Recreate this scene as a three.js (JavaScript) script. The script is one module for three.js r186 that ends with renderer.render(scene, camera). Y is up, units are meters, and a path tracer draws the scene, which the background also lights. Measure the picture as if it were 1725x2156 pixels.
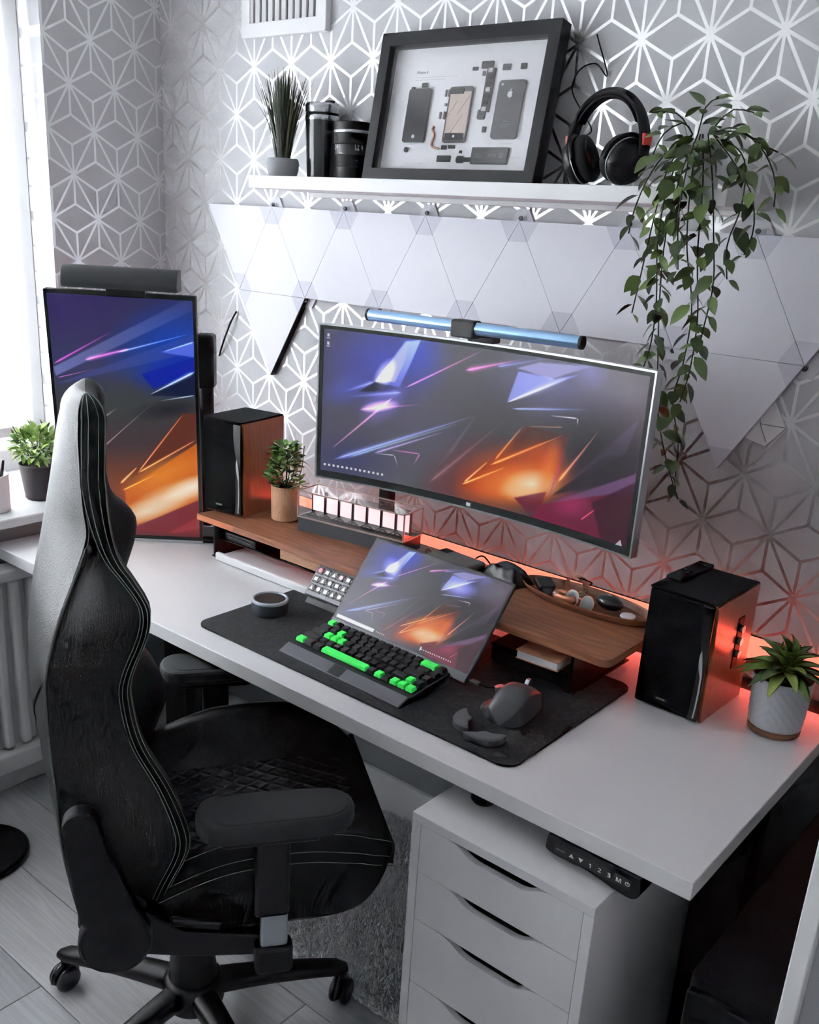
import * as THREE from 'three';
import { RoundedBoxGeometry } from 'three/addons/geometries/RoundedBoxGeometry.js';
import { mergeGeometries, mergeVertices, toCreasedNormals } from 'three/addons/utils/BufferGeometryUtils.js';
import { ImprovedNoise } from 'three/addons/math/ImprovedNoise.js';
import { RectAreaLightUniformsLib } from 'three/addons/lights/RectAreaLightUniformsLib.js';

// ---------- camera ----------
const scene = new THREE.Scene();
const FULL_H = 2373, IMG_W = 1725, IMG_H = 2156;                     // the frame is the upper part of a taller lens image
const camera = new THREE.PerspectiveCamera(2 * Math.atan(FULL_H / 2 / 2013.8) * 180 / Math.PI, IMG_W / FULL_H, 0.05, 60);
camera.setViewOffset(IMG_W, FULL_H, 0, 0, IMG_W, IMG_H);
camera.position.set(2.638, 1.607, 1.960);
camera.quaternion.setFromRotationMatrix(new THREE.Matrix4().makeBasis(
  new THREE.Vector3(0.766089, 0.058731, -0.640045), new THREE.Vector3(-0.258320, 0.939984, -0.222936), new THREE.Vector3(0.588539, 0.336125, 0.735283)));
scene.add(camera);
// ---------- sky, light, exposure ----------
scene.background = new THREE.Color().setRGB(29.5, 30.1, 31);         // bright overcast sky outside the window
RectAreaLightUniformsLib.init();
const renderer = new THREE.WebGLRenderer({ antialias: true });
renderer.toneMapping = THREE.LinearToneMapping;
renderer.toneMappingExposure = 2.0;
renderer.shadowMap.enabled = true;

// ---------- helpers ----------
let seed = 7;
const rnd = () => { seed |= 0; seed = seed + 0x6D2B79F5 | 0; let t = Math.imul(seed ^ seed >>> 15, 1 | seed); t = t + Math.imul(t ^ t >>> 7, 61 | t) ^ t; return ((t ^ t >>> 14) >>> 0) / 4294967296; };
const rr = (a, b) => a + (b - a) * rnd();
const V = (x, y, z) => new THREE.Vector3(x, y, z);
const R = d => d * Math.PI / 180;
const noise = new ImprovedNoise();
const used = new Map();
function numbered(n) { const k = used.get(n) || 0; used.set(n, k + 1); return k ? `${n}_${String(k).padStart(3, '0')}` : n; }
function tag(o, label, category, group) { o.userData.label = label; o.userData.category = category; if (group) o.userData.group = group; return o; }
function thing(name, label, category, [x, y, z] = [0, 0, 0], turn = 0, group) {
  const o = new THREE.Group(); o.name = numbered(name); o.position.set(x, y, z); o.rotation.y = turn; scene.add(o); return tag(o, label, category, group);
}
function part(name, g, m, parent, p, r) {
  const o = new THREE.Mesh(g, m); o.castShadow = o.receiveShadow = true;
  o.name = parent === scene ? numbered(name) : name;
  if (p) o.position.set(...p); if (r) o.rotation.set(...r);
  parent.add(o); return o;
}
function struct(name, g, m, p, r) { const o = part(name, g, m, scene, p, r); o.userData.kind = 'structure'; return o; }
function structGroup(name) { const o = new THREE.Group(); o.name = name; o.userData.kind = 'structure'; scene.add(o); return o; }
const xf = (g, p = [0, 0, 0], r = [0, 0, 0], s = [1, 1, 1]) => { const h = g.clone(); h.applyMatrix4(new THREE.Matrix4().compose(V(...p), new THREE.Quaternion().setFromEuler(new THREE.Euler(...r)), V(...s))); return h; };
function merge(list) {
  return mergeGeometries(list.map(g => {
    const h = g.index ? g.toNonIndexed() : g.clone();
    for (const k of Object.keys(h.attributes)) if (!['position', 'normal', 'uv'].includes(k)) h.deleteAttribute(k);
    if (!h.attributes.uv) h.setAttribute('uv', new THREE.BufferAttribute(new Float32Array(h.attributes.position.count * 2), 2));
    h.morphAttributes = {}; return h;
  }));
}
// uv in metres by the face's main direction; flip swaps the axes so that grain runs along the other one
function uvm(g, flip = false, off = [0, 0]) {
  const h = g.index ? g.toNonIndexed() : g; const p = h.attributes.position, n = h.attributes.normal, u = new Float32Array(p.count * 2);
  for (let i = 0; i < p.count; i++) {
    const ax = Math.abs(n.getX(i)), ay = Math.abs(n.getY(i)), az = Math.abs(n.getZ(i)); let a, b;
    if (ay >= ax && ay >= az) { a = p.getX(i); b = p.getZ(i); } else if (az >= ax) { a = p.getX(i); b = p.getY(i); } else { a = p.getZ(i); b = p.getY(i); }
    u[2 * i] = (flip ? b : a) + off[0]; u[2 * i + 1] = (flip ? a : b) + off[1];
  }
  h.setAttribute('uv', new THREE.BufferAttribute(u, 2)); return h;
}
const box = (w, h, d, r = 0, s = 3) => r ? new RoundedBoxGeometry(w, h, d, s, Math.min(r, w / 2.01, h / 2.01, d / 2.01)) : new THREE.BoxGeometry(w, h, d);
const boxAt = (x0, x1, y0, y1, z0, z1, r = 0) => xf(box(x1 - x0, y1 - y0, z1 - z0, r), [(x0 + x1) / 2, (y0 + y1) / 2, (z0 + z1) / 2]);
const lathe = (pts, n = 40) => new THREE.LatheGeometry(pts.map(([a, b]) => new THREE.Vector2(a, b)), n);
const cyl = (r0, r1, h, n = 28) => new THREE.CylinderGeometry(r0, r1, h, n);
const tube = (pts, r, n = 40, k = 8, closed = false) => new THREE.TubeGeometry(new THREE.CatmullRomCurve3(pts.map(p => p.isVector3 ? p : V(...p)), closed), n, r, k, closed);
function bar(a, b, r0, r1 = r0, n = 12) {                            // a tapered rod from a to b
  const A = V(...a), B = V(...b), d = B.clone().sub(A), g = cyl(r1, r0, d.length(), n);
  g.applyQuaternion(new THREE.Quaternion().setFromUnitVectors(V(0, 1, 0), d.clone().normalize())); g.translate((A.x + B.x) / 2, (A.y + B.y) / 2, (A.z + B.z) / 2); return g;
}
function ext(pts, depth, bevel = 0, holes) {
  const s = pts instanceof THREE.Shape ? pts : new THREE.Shape(pts.map(p => new THREE.Vector2(...p))); if (holes) s.holes.push(...holes);
  return new THREE.ExtrudeGeometry(s, { depth, bevelEnabled: bevel > 0, bevelThickness: bevel, bevelSize: bevel, bevelSegments: 2, curveSegments: 12 });
}
function rrect(w, h, r, cx = 0, cy = 0) {
  const s = new THREE.Shape(), x = cx - w / 2, y = cy - h / 2;
  s.moveTo(x + r, y); s.lineTo(x + w - r, y); s.absarc(x + w - r, y + r, r, -Math.PI / 2, 0); s.lineTo(x + w, y + h - r); s.absarc(x + w - r, y + h - r, r, 0, Math.PI / 2);
  s.lineTo(x + r, y + h); s.absarc(x + r, y + h - r, r, Math.PI / 2, Math.PI); s.lineTo(x, y + r); s.absarc(x + r, y + r, r, Math.PI, 1.5 * Math.PI); return s;
}
function grid(rows, closeU = false) {                                 // rows of points -> smooth surface
  const n = rows.length, m = rows[0].length, pos = [], uv = [], idx = [];
  rows.forEach((r, i) => r.forEach((p, j) => { pos.push(...(p.isVector3 ? p.toArray() : p)); uv.push(j / (m - 1), i / (n - 1)); }));
  for (let i = 0; i < n - 1; i++) for (let j = 0; j < m - 1; j++) { const a = i * m + j, b = a + 1, c = a + m, d = c + 1; idx.push(a, b, d, a, d, c); }
  const g = new THREE.BufferGeometry(); g.setAttribute('position', new THREE.Float32BufferAttribute(pos, 3)); g.setAttribute('uv', new THREE.Float32BufferAttribute(uv, 2)); g.setIndex(idx); g.computeVertexNormals(); return g;
}
function itp(t, x) {                                                  // smooth curve through a table of [x, value]
  if (x <= t[0][0]) return t[0][1]; const n = t.length; if (x >= t[n - 1][0]) return t[n - 1][1];
  let i = 0; while (t[i + 1][0] < x) i++;
  const d = k => k <= 0 ? (t[1][1] - t[0][1]) / (t[1][0] - t[0][0]) : k >= n - 1 ? (t[n - 1][1] - t[n - 2][1]) / (t[n - 1][0] - t[n - 2][0]) : (t[k + 1][1] - t[k - 1][1]) / (t[k + 1][0] - t[k - 1][0]);
  const h = t[i + 1][0] - t[i][0], s = (x - t[i][0]) / h, s2 = s * s, s3 = s2 * s;
  return (2 * s3 - 3 * s2 + 1) * t[i][1] + (s3 - 2 * s2 + s) * h * d(i) + (-2 * s3 + 3 * s2) * t[i + 1][1] + (s3 - s2) * h * d(i + 1);
}
// ---------- textures ----------
function dataTex(n, f, srgb) {                                        // f(u, v) -> [r, g, b] 0..255, tiles
  const a = new Uint8Array(n * n * 4);
  for (let y = 0; y < n; y++) for (let x = 0; x < n; x++) { const c = f(x / n, y / n), i = (y * n + x) * 4; a[i] = c[0]; a[i + 1] = c[1]; a[i + 2] = c[2]; a[i + 3] = 255; }
  const t = new THREE.DataTexture(a, n, n); t.wrapS = t.wrapT = THREE.RepeatWrapping; t.magFilter = THREE.LinearFilter; t.minFilter = THREE.LinearMipmapLinearFilter; t.generateMipmaps = true;
  if (srgb) t.colorSpace = THREE.SRGBColorSpace; t.needsUpdate = true; return t;
}
const tn = (u, v, fu, fv, z) => {                                     // tiling noise on a torus
  const a = u * 2 * Math.PI, b = v * 2 * Math.PI; return noise.noise(Math.cos(a) * fu + 31 + z, Math.sin(a) * fu + Math.cos(b) * fv, Math.sin(b) * fv + z * 1.7);
};
function canvas(w, h, draw) { const c = document.createElement('canvas'); c.width = w; c.height = h; const g = c.getContext('2d'); draw(g, w, h); return c; }
function canvasTex(w, h, draw, srgb = true, repeat = false) {
  const t = new THREE.CanvasTexture(canvas(w, h, draw)); if (srgb) t.colorSpace = THREE.SRGBColorSpace;
  if (repeat) t.wrapS = t.wrapT = THREE.RepeatWrapping; t.anisotropy = 8; return t;
}
const rep = (t, sx, sy) => { const c = t.clone(); c.repeat.set(sx, sy); c.needsUpdate = true; return c; };
const woodTone = (c0, c1, c2) => dataTex(512, (u, v) => {             // grain along u
  const w = tn(u, v, .5, 2.2, 3) * .9 + tn(u, v, 1.1, 9, 9) * .45, ring = Math.sin((v * 7 + w * 1.6) * 6.283) * .5 + .5, fine = tn(u, v, 1.2, 42, 17) * .5 + .5, pore = tn(u, v, 2, 75, 5) > .32 ? -.22 : 0;
  const k = Math.min(1, Math.max(0, .55 * ring + .45 * fine + pore)), m = Math.min(1, Math.max(0, .5 + tn(u, v, .7, 1.6, 22)));
  return [0, 1, 2].map(i => (c0[i] * (1 - k) + c1[i] * k) * (1 - .25 * m) + c2[i] * .25 * m);
}, true);
const walnutT = woodTone([92, 54, 34], [142, 92, 62], [122, 70, 46]);
const lightWoodT = woodTone([166, 122, 92], [200, 160, 128], [186, 140, 112]);
const cherryT = woodTone([112, 56, 30], [146, 80, 46], [130, 66, 38]);
const plankT = woodTone([186, 187, 188], [214, 214, 215], [196, 197, 199]);
const leatherB = dataTex(256, (u, v) => { const a = Math.abs(tn(u, v, 7, 7, 2)), b = Math.abs(tn(u, v, 13, 13, 8)); const k = 255 * Math.min(1, .35 + a * .9 + b * .5); return [k, k, k]; });
const feltT = dataTex(256, (u, v) => { const k = 24 + 24 * tn(u, v, 3, 3, 4) + 34 * (tn(u, v, 22, 22, 6)) + 16 * (rnd() - .5); const c = Math.max(8, k); return [c, c * 1.02, c * 1.05]; }, true);
const grainB = dataTex(256, () => { const k = 255 * rnd(); return [k, k, k]; });
const weaveB = dataTex(128, (u, v) => { const k = 127 + 90 * Math.sin(u * 6.283 * 32) * Math.sin(v * 6.283 * 32) + 30 * (rnd() - .5); return [k, k, k]; });
const diamondB = dataTex(128, (u, v) => { const a = Math.abs(((u + v) * 2 % 1 + 1) % 1 - .5), b = Math.abs(((u - v) * 2 % 1 + 1) % 1 - .5); const k = 255 * Math.pow(Math.min(1, Math.min(.5 - a, .5 - b) * 4 + .0), .6); return [k, k, k]; });

// ---------- materials ----------
const M = (color, roughness = .6, metalness = 0, o = {}) => new THREE.MeshStandardMaterial({ color, roughness, metalness, ...o });
const P = (color, roughness = .5, o = {}) => new THREE.MeshPhysicalMaterial({ color, roughness, ...o });
const m = {
  whitePaint: M('#e9eaeb', .5), deskTop: P('#e4e5e6', .34, { bumpMap: rep(grainB, 6, 6), bumpScale: .00006 }), deskEdge: M('#dcdddf', .45), cabinet: M('#dedfe1', .45),
  trim: M('#e6e7e8', .45), ceiling: M('#e8e8e8', .9), greyWall: M('#85888b', .8), plainWall: M('#e6e6e6', .85), skirting: M('#dfe0e1', .45),
  black: P('#050505', .5, { specularIntensity: .5 }), blackSoft: P('#070708', .8, { specularIntensity: .4 }), blackGloss: P('#060607', .28, { clearcoat: .3, clearcoatRoughness: .2 }), charcoal: P('#191b1d', .6, { specularIntensity: .6 }), darkGrey: M('#3a3c3f', .55), midGrey: M('#6d7074', .5),
  leather: P('#060707', .40, { specularIntensity: .9, bumpMap: rep(leatherB, 5, 5), bumpScale: .0005 }), leatherMatt: P('#050606', .55, { specularIntensity: .45, bumpMap: rep(leatherB, 4, 4), bumpScale: .0005 }),
  quilt: P('#060707', .55, { specularIntensity: .6, bumpMap: rep(diamondB, 4, 5), bumpScale: .004 }), stitch: M('#7d8a80', .8), piping: M('#565b58', .5), armPad: P('#242626', .72, { specularIntensity: .6 }),
  plastic: P('#060606', .42, { specularIntensity: .55 }), plasticMatt: P('#090a0a', .62, { specularIntensity: .5 }), chrome: M('#c9ccd0', .18, 1), silver: M('#c4c7ca', .3, .9), alu: M('#9aa0a6', .35, .8),
  walnut: M('#ffffff', .5, 0, { map: rep(walnutT, 1.4, 2.6), bumpMap: rep(walnutT, 1.4, 2.6), bumpScale: .0004 }), walnutEdge: M('#d9a88a', .6, 0, { map: rep(lightWoodT, 1.5, 6) }),
  lightWood: M('#ffffff', .55, 0, { map: rep(lightWoodT, 6, 12) }), cherry: P('#ffffff', .32, { map: rep(cherryT, 3, 5), clearcoat: .5, clearcoatRoughness: .18 }),
  felt: M('#ffffff', .95, 0, { map: rep(feltT, 6, 6), bumpMap: rep(grainB, 10, 10), bumpScale: .0008 }), greyPot: M('#8f9194', .75), whitePot: M('#d9dbdc', .5), darkPot: M('#2b2426', .5), soil: M('#17110d', .95),
  glass: P('#ffffff', .03, { transmission: 1, thickness: 0, ior: 1.5 }), acrylic: P('#ffffff', .05, { transmission: 1, thickness: 0, ior: 1.45, specularIntensity: .8 }),
  keyGreen: M('#2fcf4f', .5), keyBlack: M('#121213', .55), keyPlate: M('#0a090b', .5), grille: P('#060707', .95, { specularIntensity: .3, bumpMap: rep(weaveB, 4, 7), bumpScale: .0006 }),
  red: M('#a32018', .5), redLed: new THREE.MeshStandardMaterial({ color: '#ff6a4a', emissive: '#ff8c74', emissiveIntensity: .58 }),
  tan: M('#a3765a', .6), gold: M('#b99b80', .35, .6), copper: M('#b97a5a', .4, .5), paper: M('#e4e5e8', .7),
};
// wallpaper: one repeat is two rows of a star lattice; foil lines on matt grey paper
const PITCH = .14613, ROW = .11819;
function wallpaper(line, ground, blur) {
  return (g, w, h) => {
    g.fillStyle = ground; g.fillRect(0, 0, w, h); g.strokeStyle = line; g.lineCap = 'round'; g.lineWidth = w * .045;
    const S = (x, y, X, Y) => { for (const dx of [-1, 0, 1]) for (const dy of [-1, 0, 1]) { g.beginPath(); g.moveTo((x + dx) * w, (y + dy) * h); g.lineTo((X + dx) * w, (Y + dy) * h); g.stroke(); } };
    for (const [x, y] of [[0, 0], [.5, .5]]) {                        // star centres; y in two-row units
      const c = 1 / 3;                                                // 2/3 of a row
      S(x, y, x, y + c); S(x, y, x, y - c);
      for (const s of [-1, 1]) for (const t of [-1, 1]) { S(x, y, x + s * .25, y + t * .25); S(x, y, x + s * .5, y + t * c / 2); }
    }
  };
}
function wallMat(offX, offY) {
  const mk = (l, gr, srgb) => { const t = canvasTex(640, 1035, wallpaper(l, gr), srgb, true); t.offset.set(offX, offY); return t; };
  return new THREE.MeshStandardMaterial({ color: '#ffffff', map: mk('#eceded', '#c3c4c7', true), roughnessMap: mk('rgb(0,84,255)', 'rgb(0,240,0)', false), metalnessMap: mk('rgb(0,84,255)', 'rgb(0,240,0)', false), roughness: 1, metalness: 1 });
}
// uv of a wall: one unit is one repeat, u runs along the wall and v up from the row of stars under the shelf
function wallUV(g, axis, u0, v0) {
  const h = g.toNonIndexed(), p = h.attributes.position, u = new Float32Array(p.count * 2);
  for (let i = 0; i < p.count; i++) { u[2 * i] = ((axis ? p.getZ(i) : p.getX(i)) - u0) / PITCH; u[2 * i + 1] = (p.getY(i) - v0) / (2 * ROW); }
  h.setAttribute('uv', new THREE.BufferAttribute(u, 2)); return h;
}
const STAR_X = 2.638 - 14.7075 * PITCH, STAR_Y = 1.6267;
const paperBack = wallMat(0, 0);

// ---------- the room ----------
const RX = 3.3, RZ = 3.6, RY = 2.42, LEDGE = .81, BASE_Z = .119, BASE_X = .28;
{
  const fl = structGroup('floor');
  part('subfloor', boxAt(-.25, RX + .25, -.25, -.012, -.2, RZ + .2), m.charcoal, fl);
  const tones = [0, 1, 2, 3, 4].map(i => M(['#ffffff', '#f2f3f4', '#e4e6e8', '#fafafa', '#d9dbdd'][i], .5, 0, { map: (() => { const t = rep(plankT, .85, 2.2); t.offset.set(i * .21, i * .37); return t; })() }));
  let k = 0;
  for (let z = .793 - .178 * 5; z < RZ; z += .178, k++) {
    const joints = Math.abs(z - .793) < .01 ? [-.1, .25, 1.493, 2.75, RX + .1] : [-.1, ...[0, 1, 2].map(i => .15 + ((k * .47) % 1.2) + i * 1.25).filter(x => x > 0 && x < RX), RX + .1];
    for (let i = 0; i < joints.length - 1; i++) {
      const a = joints[i] + .0009, b = joints[i + 1] - .0009;
      part('plank', uvm(boxAt(a, b, -.012, 0, z + .0009, z + .1771, .0012), false, [rnd() * 3, rnd() * 3]), tones[Math.floor(rnd() * 5)], fl);
    }
  }
  struct('wall_back', wallUV(boxAt(-.15, RX + .15, 0, RY + .1, -.15, 0), 0, STAR_X, STAR_Y), paperBack);
  struct('wall_back_lower', boxAt(0, RX, 0, .70, 0, BASE_Z), m.greyWall);
  struct('trim_1', boxAt(0, RX, .70, .712, 0, BASE_Z, .002), m.charcoal);
  struct('baseboard_back', boxAt(BASE_X, RX, 0, .12, BASE_Z, BASE_Z + .016, .004), m.skirting);
  // left wall with the window opening
  const W0 = .39, W1 = 3.1, WT = 2.2;
  const wl = structGroup('wall_left');
  part('panel', wallUV(boxAt(-.22, 0, 0, RY + .1, 0, W0), 1, .02, STAR_Y + .05), paperBack, wl);
  part('panel', boxAt(-.22, 0, WT, RY + .1, W0, W1), m.plainWall, wl);
  part('panel', boxAt(-.22, 0, 0, RY + .1, W1, RZ + .15), m.plainWall, wl);
  part('panel', boxAt(-.22, 0, 0, LEDGE - .02, W0, W1), m.plainWall, wl);
  part('panel', boxAt(0, BASE_X, 0, LEDGE - .022, BASE_Z, RZ), m.greyWall, wl);
  struct('trim_2', merge([boxAt(0, .335, LEDGE - .022, LEDGE + .004, BASE_Z, RZ, .006), boxAt(-.12, .02, LEDGE - .022, LEDGE + .004, W0, W1)]), m.trim);
  struct('baseboard_left', boxAt(BASE_X, BASE_X + .016, 0, .1, BASE_Z + .016, RZ, .004), m.skirting);
  const win = structGroup('window_1');
  part('window_frame', merge([boxAt(-.21, -.11, LEDGE, LEDGE + .075, W0, W1, .006), boxAt(-.21, -.11, WT - .06, WT, W0, W1, .006), boxAt(-.21, -.11, LEDGE, WT, W0, W0 + .06, .006), boxAt(-.21, -.11, LEDGE, WT, W1 - .06, W1, .006)]), m.whitePaint, win);
  for (const z of [1.29, 2.2]) part('mullion', boxAt(-.2, -.115, LEDGE + .07, WT - .05, z - .035, z + .035, .005), m.whitePaint, win);
  for (const [a, b] of [[W0 + .06, 1.255], [1.325, 2.165], [2.235, W1 - .06]]) {
    part('sash', merge([boxAt(-.185, -.125, LEDGE + .075, LEDGE + .12, a, b, .005), boxAt(-.185, -.125, WT - .105, WT - .06, a, b, .005), boxAt(-.185, -.125, LEDGE + .075, WT - .06, a, a + .045, .005), boxAt(-.185, -.125, LEDGE + .075, WT - .06, b - .045, b, .005)]), m.whitePaint, win);
    part('pane', boxAt(-.157, -.153, LEDGE + .12, WT - .105, a + .045, b - .045), m.glass, win);
  }
  const bl = part('roller_blind', boxAt(-.090, -.0888, .955, WT - .002, .445, W1 - .01), new THREE.MeshPhysicalMaterial({ color: '#f6f7f8', roughness: .9, transmission: .6, thickness: 0 }), scene);
  tag(bl, 'translucent white roller blind drawn down over the bright window', 'blind');
  part('bottom_bar', boxAt(-.098, -.08, .925, .955, .445, W1 - .01, .003), m.skirting, bl);
  struct('wall_right', boxAt(RX, RX + .15, 0, RY + .1, -.15, RZ + .15), m.plainWall);
  struct('wall_front', boxAt(-.22, RX + .15, 0, RY + .1, RZ, RZ + .15), m.plainWall);
  struct('ceiling', boxAt(-.15, RX + .15, RY, RY + .15, -.15, RZ + .15), m.ceiling);
}

// ---------- desk and what is under it ----------
{
  const t = thing('desk', 'long white sit-stand desk with square edges and a black control strip', 'desk', [0, 0, 0]);
  part('desktop', uvm(boxAt(.286, 2.262, .708, .74, BASE_Z + .001, .795, .002)), m.deskTop, t);
  for (const x of [.62, 2.2]) {
    const l = part('leg', boxAt(x - .045, x + .045, .04, .70, .40, .47, .004), m.black, t);
    part('foot', boxAt(x - .04, x + .04, 0, .04, .15, .76, .006), m.black, l);
    part('bracket', boxAt(x - .05, x + .05, .68, .708, .16, .74, .003), m.black, l);
  }
  part('crossbeam', boxAt(.62, 2.2, .672, .706, .41, .46, .003), m.black, t);
  // control strip under the front edge
  const s = new THREE.Shape(); s.moveTo(0, .034); s.lineTo(.158, .034); s.lineTo(.16, .012); s.quadraticCurveTo(.158, -.004, .142, -.004); s.bezierCurveTo(.11, -.003, .09, .007, .06, .007); s.quadraticCurveTo(.0, .002, -.003, .012); s.lineTo(-.002, .026); s.closePath();
  const c = part('control_panel', ext(s, .09, .002), m.plastic, t, [2.027, .672, .708]);
  const sy = canvasTex(512, 80, (g, w, h) => {
    g.fillStyle = '#0e0f0f'; g.fillRect(0, 0, w, h); g.fillStyle = '#d8dadb'; g.font = 'bold 44px sans-serif'; g.textAlign = 'center'; g.textBaseline = 'middle';
    g.fillStyle = '#7c7f80'; g.fillRect(14, 36, 62, 8); g.fillStyle = '#dfe1e2';
    const tri = (x, d) => { g.beginPath(); g.moveTo(x - 17, 40 + 15 * d); g.lineTo(x + 17, 40 + 15 * d); g.lineTo(x, 40 - 17 * d); g.fill(); }; tri(120, 1); tri(182, -1);
    ['1', '2', '3', 'M'].forEach((q, i) => g.fillText(q, 246 + i * 62, 42));
    g.beginPath(); g.arc(488, 40, 13, 0, 7); g.lineWidth = 5; g.strokeStyle = '#dfe1e2'; g.stroke(); g.fillRect(485, 30, 5, 12);
  });
  part('symbols', new THREE.PlaneGeometry(.135, .019), M('#ffffff', .5, 0, { map: sy }), c, [.079, .0175, .0925]);
}
{
  const t = thing('hook_clamp', 'round black clamp knob hanging under the desk above the drawer unit', 'clamp', [1.862, .708, .742]);
  part('knob', xf(lathe([[0, -.05], [.018, -.05], [.023, -.044], [.023, -.012], [.017, -.006], [0, -.006]]), [0, .006, 0]), m.plastic, t);
  part('stem', boxAt(-.012, .045, -.03, 0, -.06, -.005, .005), m.plastic, t);
}
{
  const X0 = 1.792, X1 = 2.146, ZF = .852, ZB = .30, Y1 = .663;
  const t = thing('drawer_unit', 'white drawer cabinet with scooped drawer fronts under the right end of the desk', 'drawer unit', [0, 0, 0]);
  part('top_panel', boxAt(X0, X1, Y1 - .018, Y1, ZB, ZF, .0015), m.cabinet, t);
  for (const x of [X0, X1 - .018]) part('side_panel', boxAt(x, x + .018, 0, Y1 - .018, ZB, ZF, .0015), m.cabinet, t);
  part('back_panel', boxAt(X0 + .018, X1 - .018, 0, Y1 - .018, ZB, ZB + .01), m.cabinet, t);
  part('plinth', boxAt(X0 + .018, X1 - .018, 0, .03, ZF - .06, ZF - .045), m.cabinet, t);
  const H = [[.6435, .5500], [.548, .4505], [.4485, .3130], [.311, .1720], [.170, .031]];
  const xl = X0 + .0195, w = X1 - X0 - .039, sc = [.07, .245];           // scoop from .07 to .245 of the width
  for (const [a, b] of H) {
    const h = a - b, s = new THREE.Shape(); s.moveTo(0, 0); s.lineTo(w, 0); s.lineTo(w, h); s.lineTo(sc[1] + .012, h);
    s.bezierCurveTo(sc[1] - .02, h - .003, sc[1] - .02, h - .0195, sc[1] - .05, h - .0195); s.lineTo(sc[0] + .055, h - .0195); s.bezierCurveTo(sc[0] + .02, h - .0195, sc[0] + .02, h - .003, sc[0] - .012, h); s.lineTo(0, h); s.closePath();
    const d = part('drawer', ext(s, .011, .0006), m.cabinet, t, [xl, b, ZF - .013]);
    part('drawer_box', boxAt(.012, w - .012, .012, h - .035, -.42, -.012), m.darkGrey, d);  // dark grey paints in the shade seen through the scoops of white drawers
  }
}
{
  const t = thing('corner_fill_box', 'low charcoal box added to fill the dark corner past the right end of the desk', 'cabinet', [0, 0, 0]);  // black box added and shaped to keep this corner dark
  part('body', boxAt(2.285, 2.93, .03, .60, .14, .80, .006), m.blackSoft, t);
  for (let i = 0; i < 2; i++) { const d = part('door', boxAt(2.288 + i * .322, 2.605 + i * .322, .05, .58, .80, .818, .004), m.blackSoft, t); part('knob', xf(cyl(.01, .012, .02), [2.57 + i * .07, .36, .828], [Math.PI / 2, 0, 0]), m.darkGrey, d); }
  part('plinth', boxAt(2.31, 2.90, 0, .03, .17, .77), m.black, t);
}
{
  const d = structGroup('door_1');
  part('door_leaf', boxAt(2.434, 3.2, .01, 1.98, .86, .885, .003), M('#a9abae', .6), d);  // grey of the leaf holds the shade of a recessed white panel
  part('door_stile', boxAt(2.430, 2.452, .01, 1.98, .858, .905, .003), m.whitePaint, d);
  for (const [a, b] of [[.2, .9], [1.0, 1.8]]) part('moulding', merge([boxAt(2.52, 3.1, a, a + .03, .898, .912, .004), boxAt(2.52, 3.1, b - .03, b, .898, .912, .004), boxAt(2.52, 2.55, a, b, .898, .912, .004), boxAt(3.07, 3.1, a, b, .898, .912, .004)]), m.whitePaint, d);
}
{
  const t = thing('radiator', 'white ribbed radiator below the window sill beside the chair', 'radiator', [0, 0, 0]);
  const Z0 = .40, Z1 = 1.6, n = 24, step = (Z1 - Z0) / n;
  part('back_sheet', boxAt(.312, .325, .13, .66, Z0, Z1, .002), m.whitePaint, t);
  for (let i = 0; i < n; i++) part('rib', xf(box(.03, .49, step * .62, .012, 3), [.342, .405, Z0 + (i + .5) * step]), m.whitePaint, t);
  part('bottom_rail', boxAt(.31, .372, .095, .155, Z0, Z1, .008), m.whitePaint, t);
  part('top_rail', boxAt(.31, .372, .655, .69, Z0, Z1, .008), m.whitePaint, t);
  for (const z of [Z0 + .15, Z1 - .15]) part('bracket', boxAt(BASE_X + .001, .315, .3, .5, z - .02, z + .02), m.whitePaint, t);
}
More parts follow.
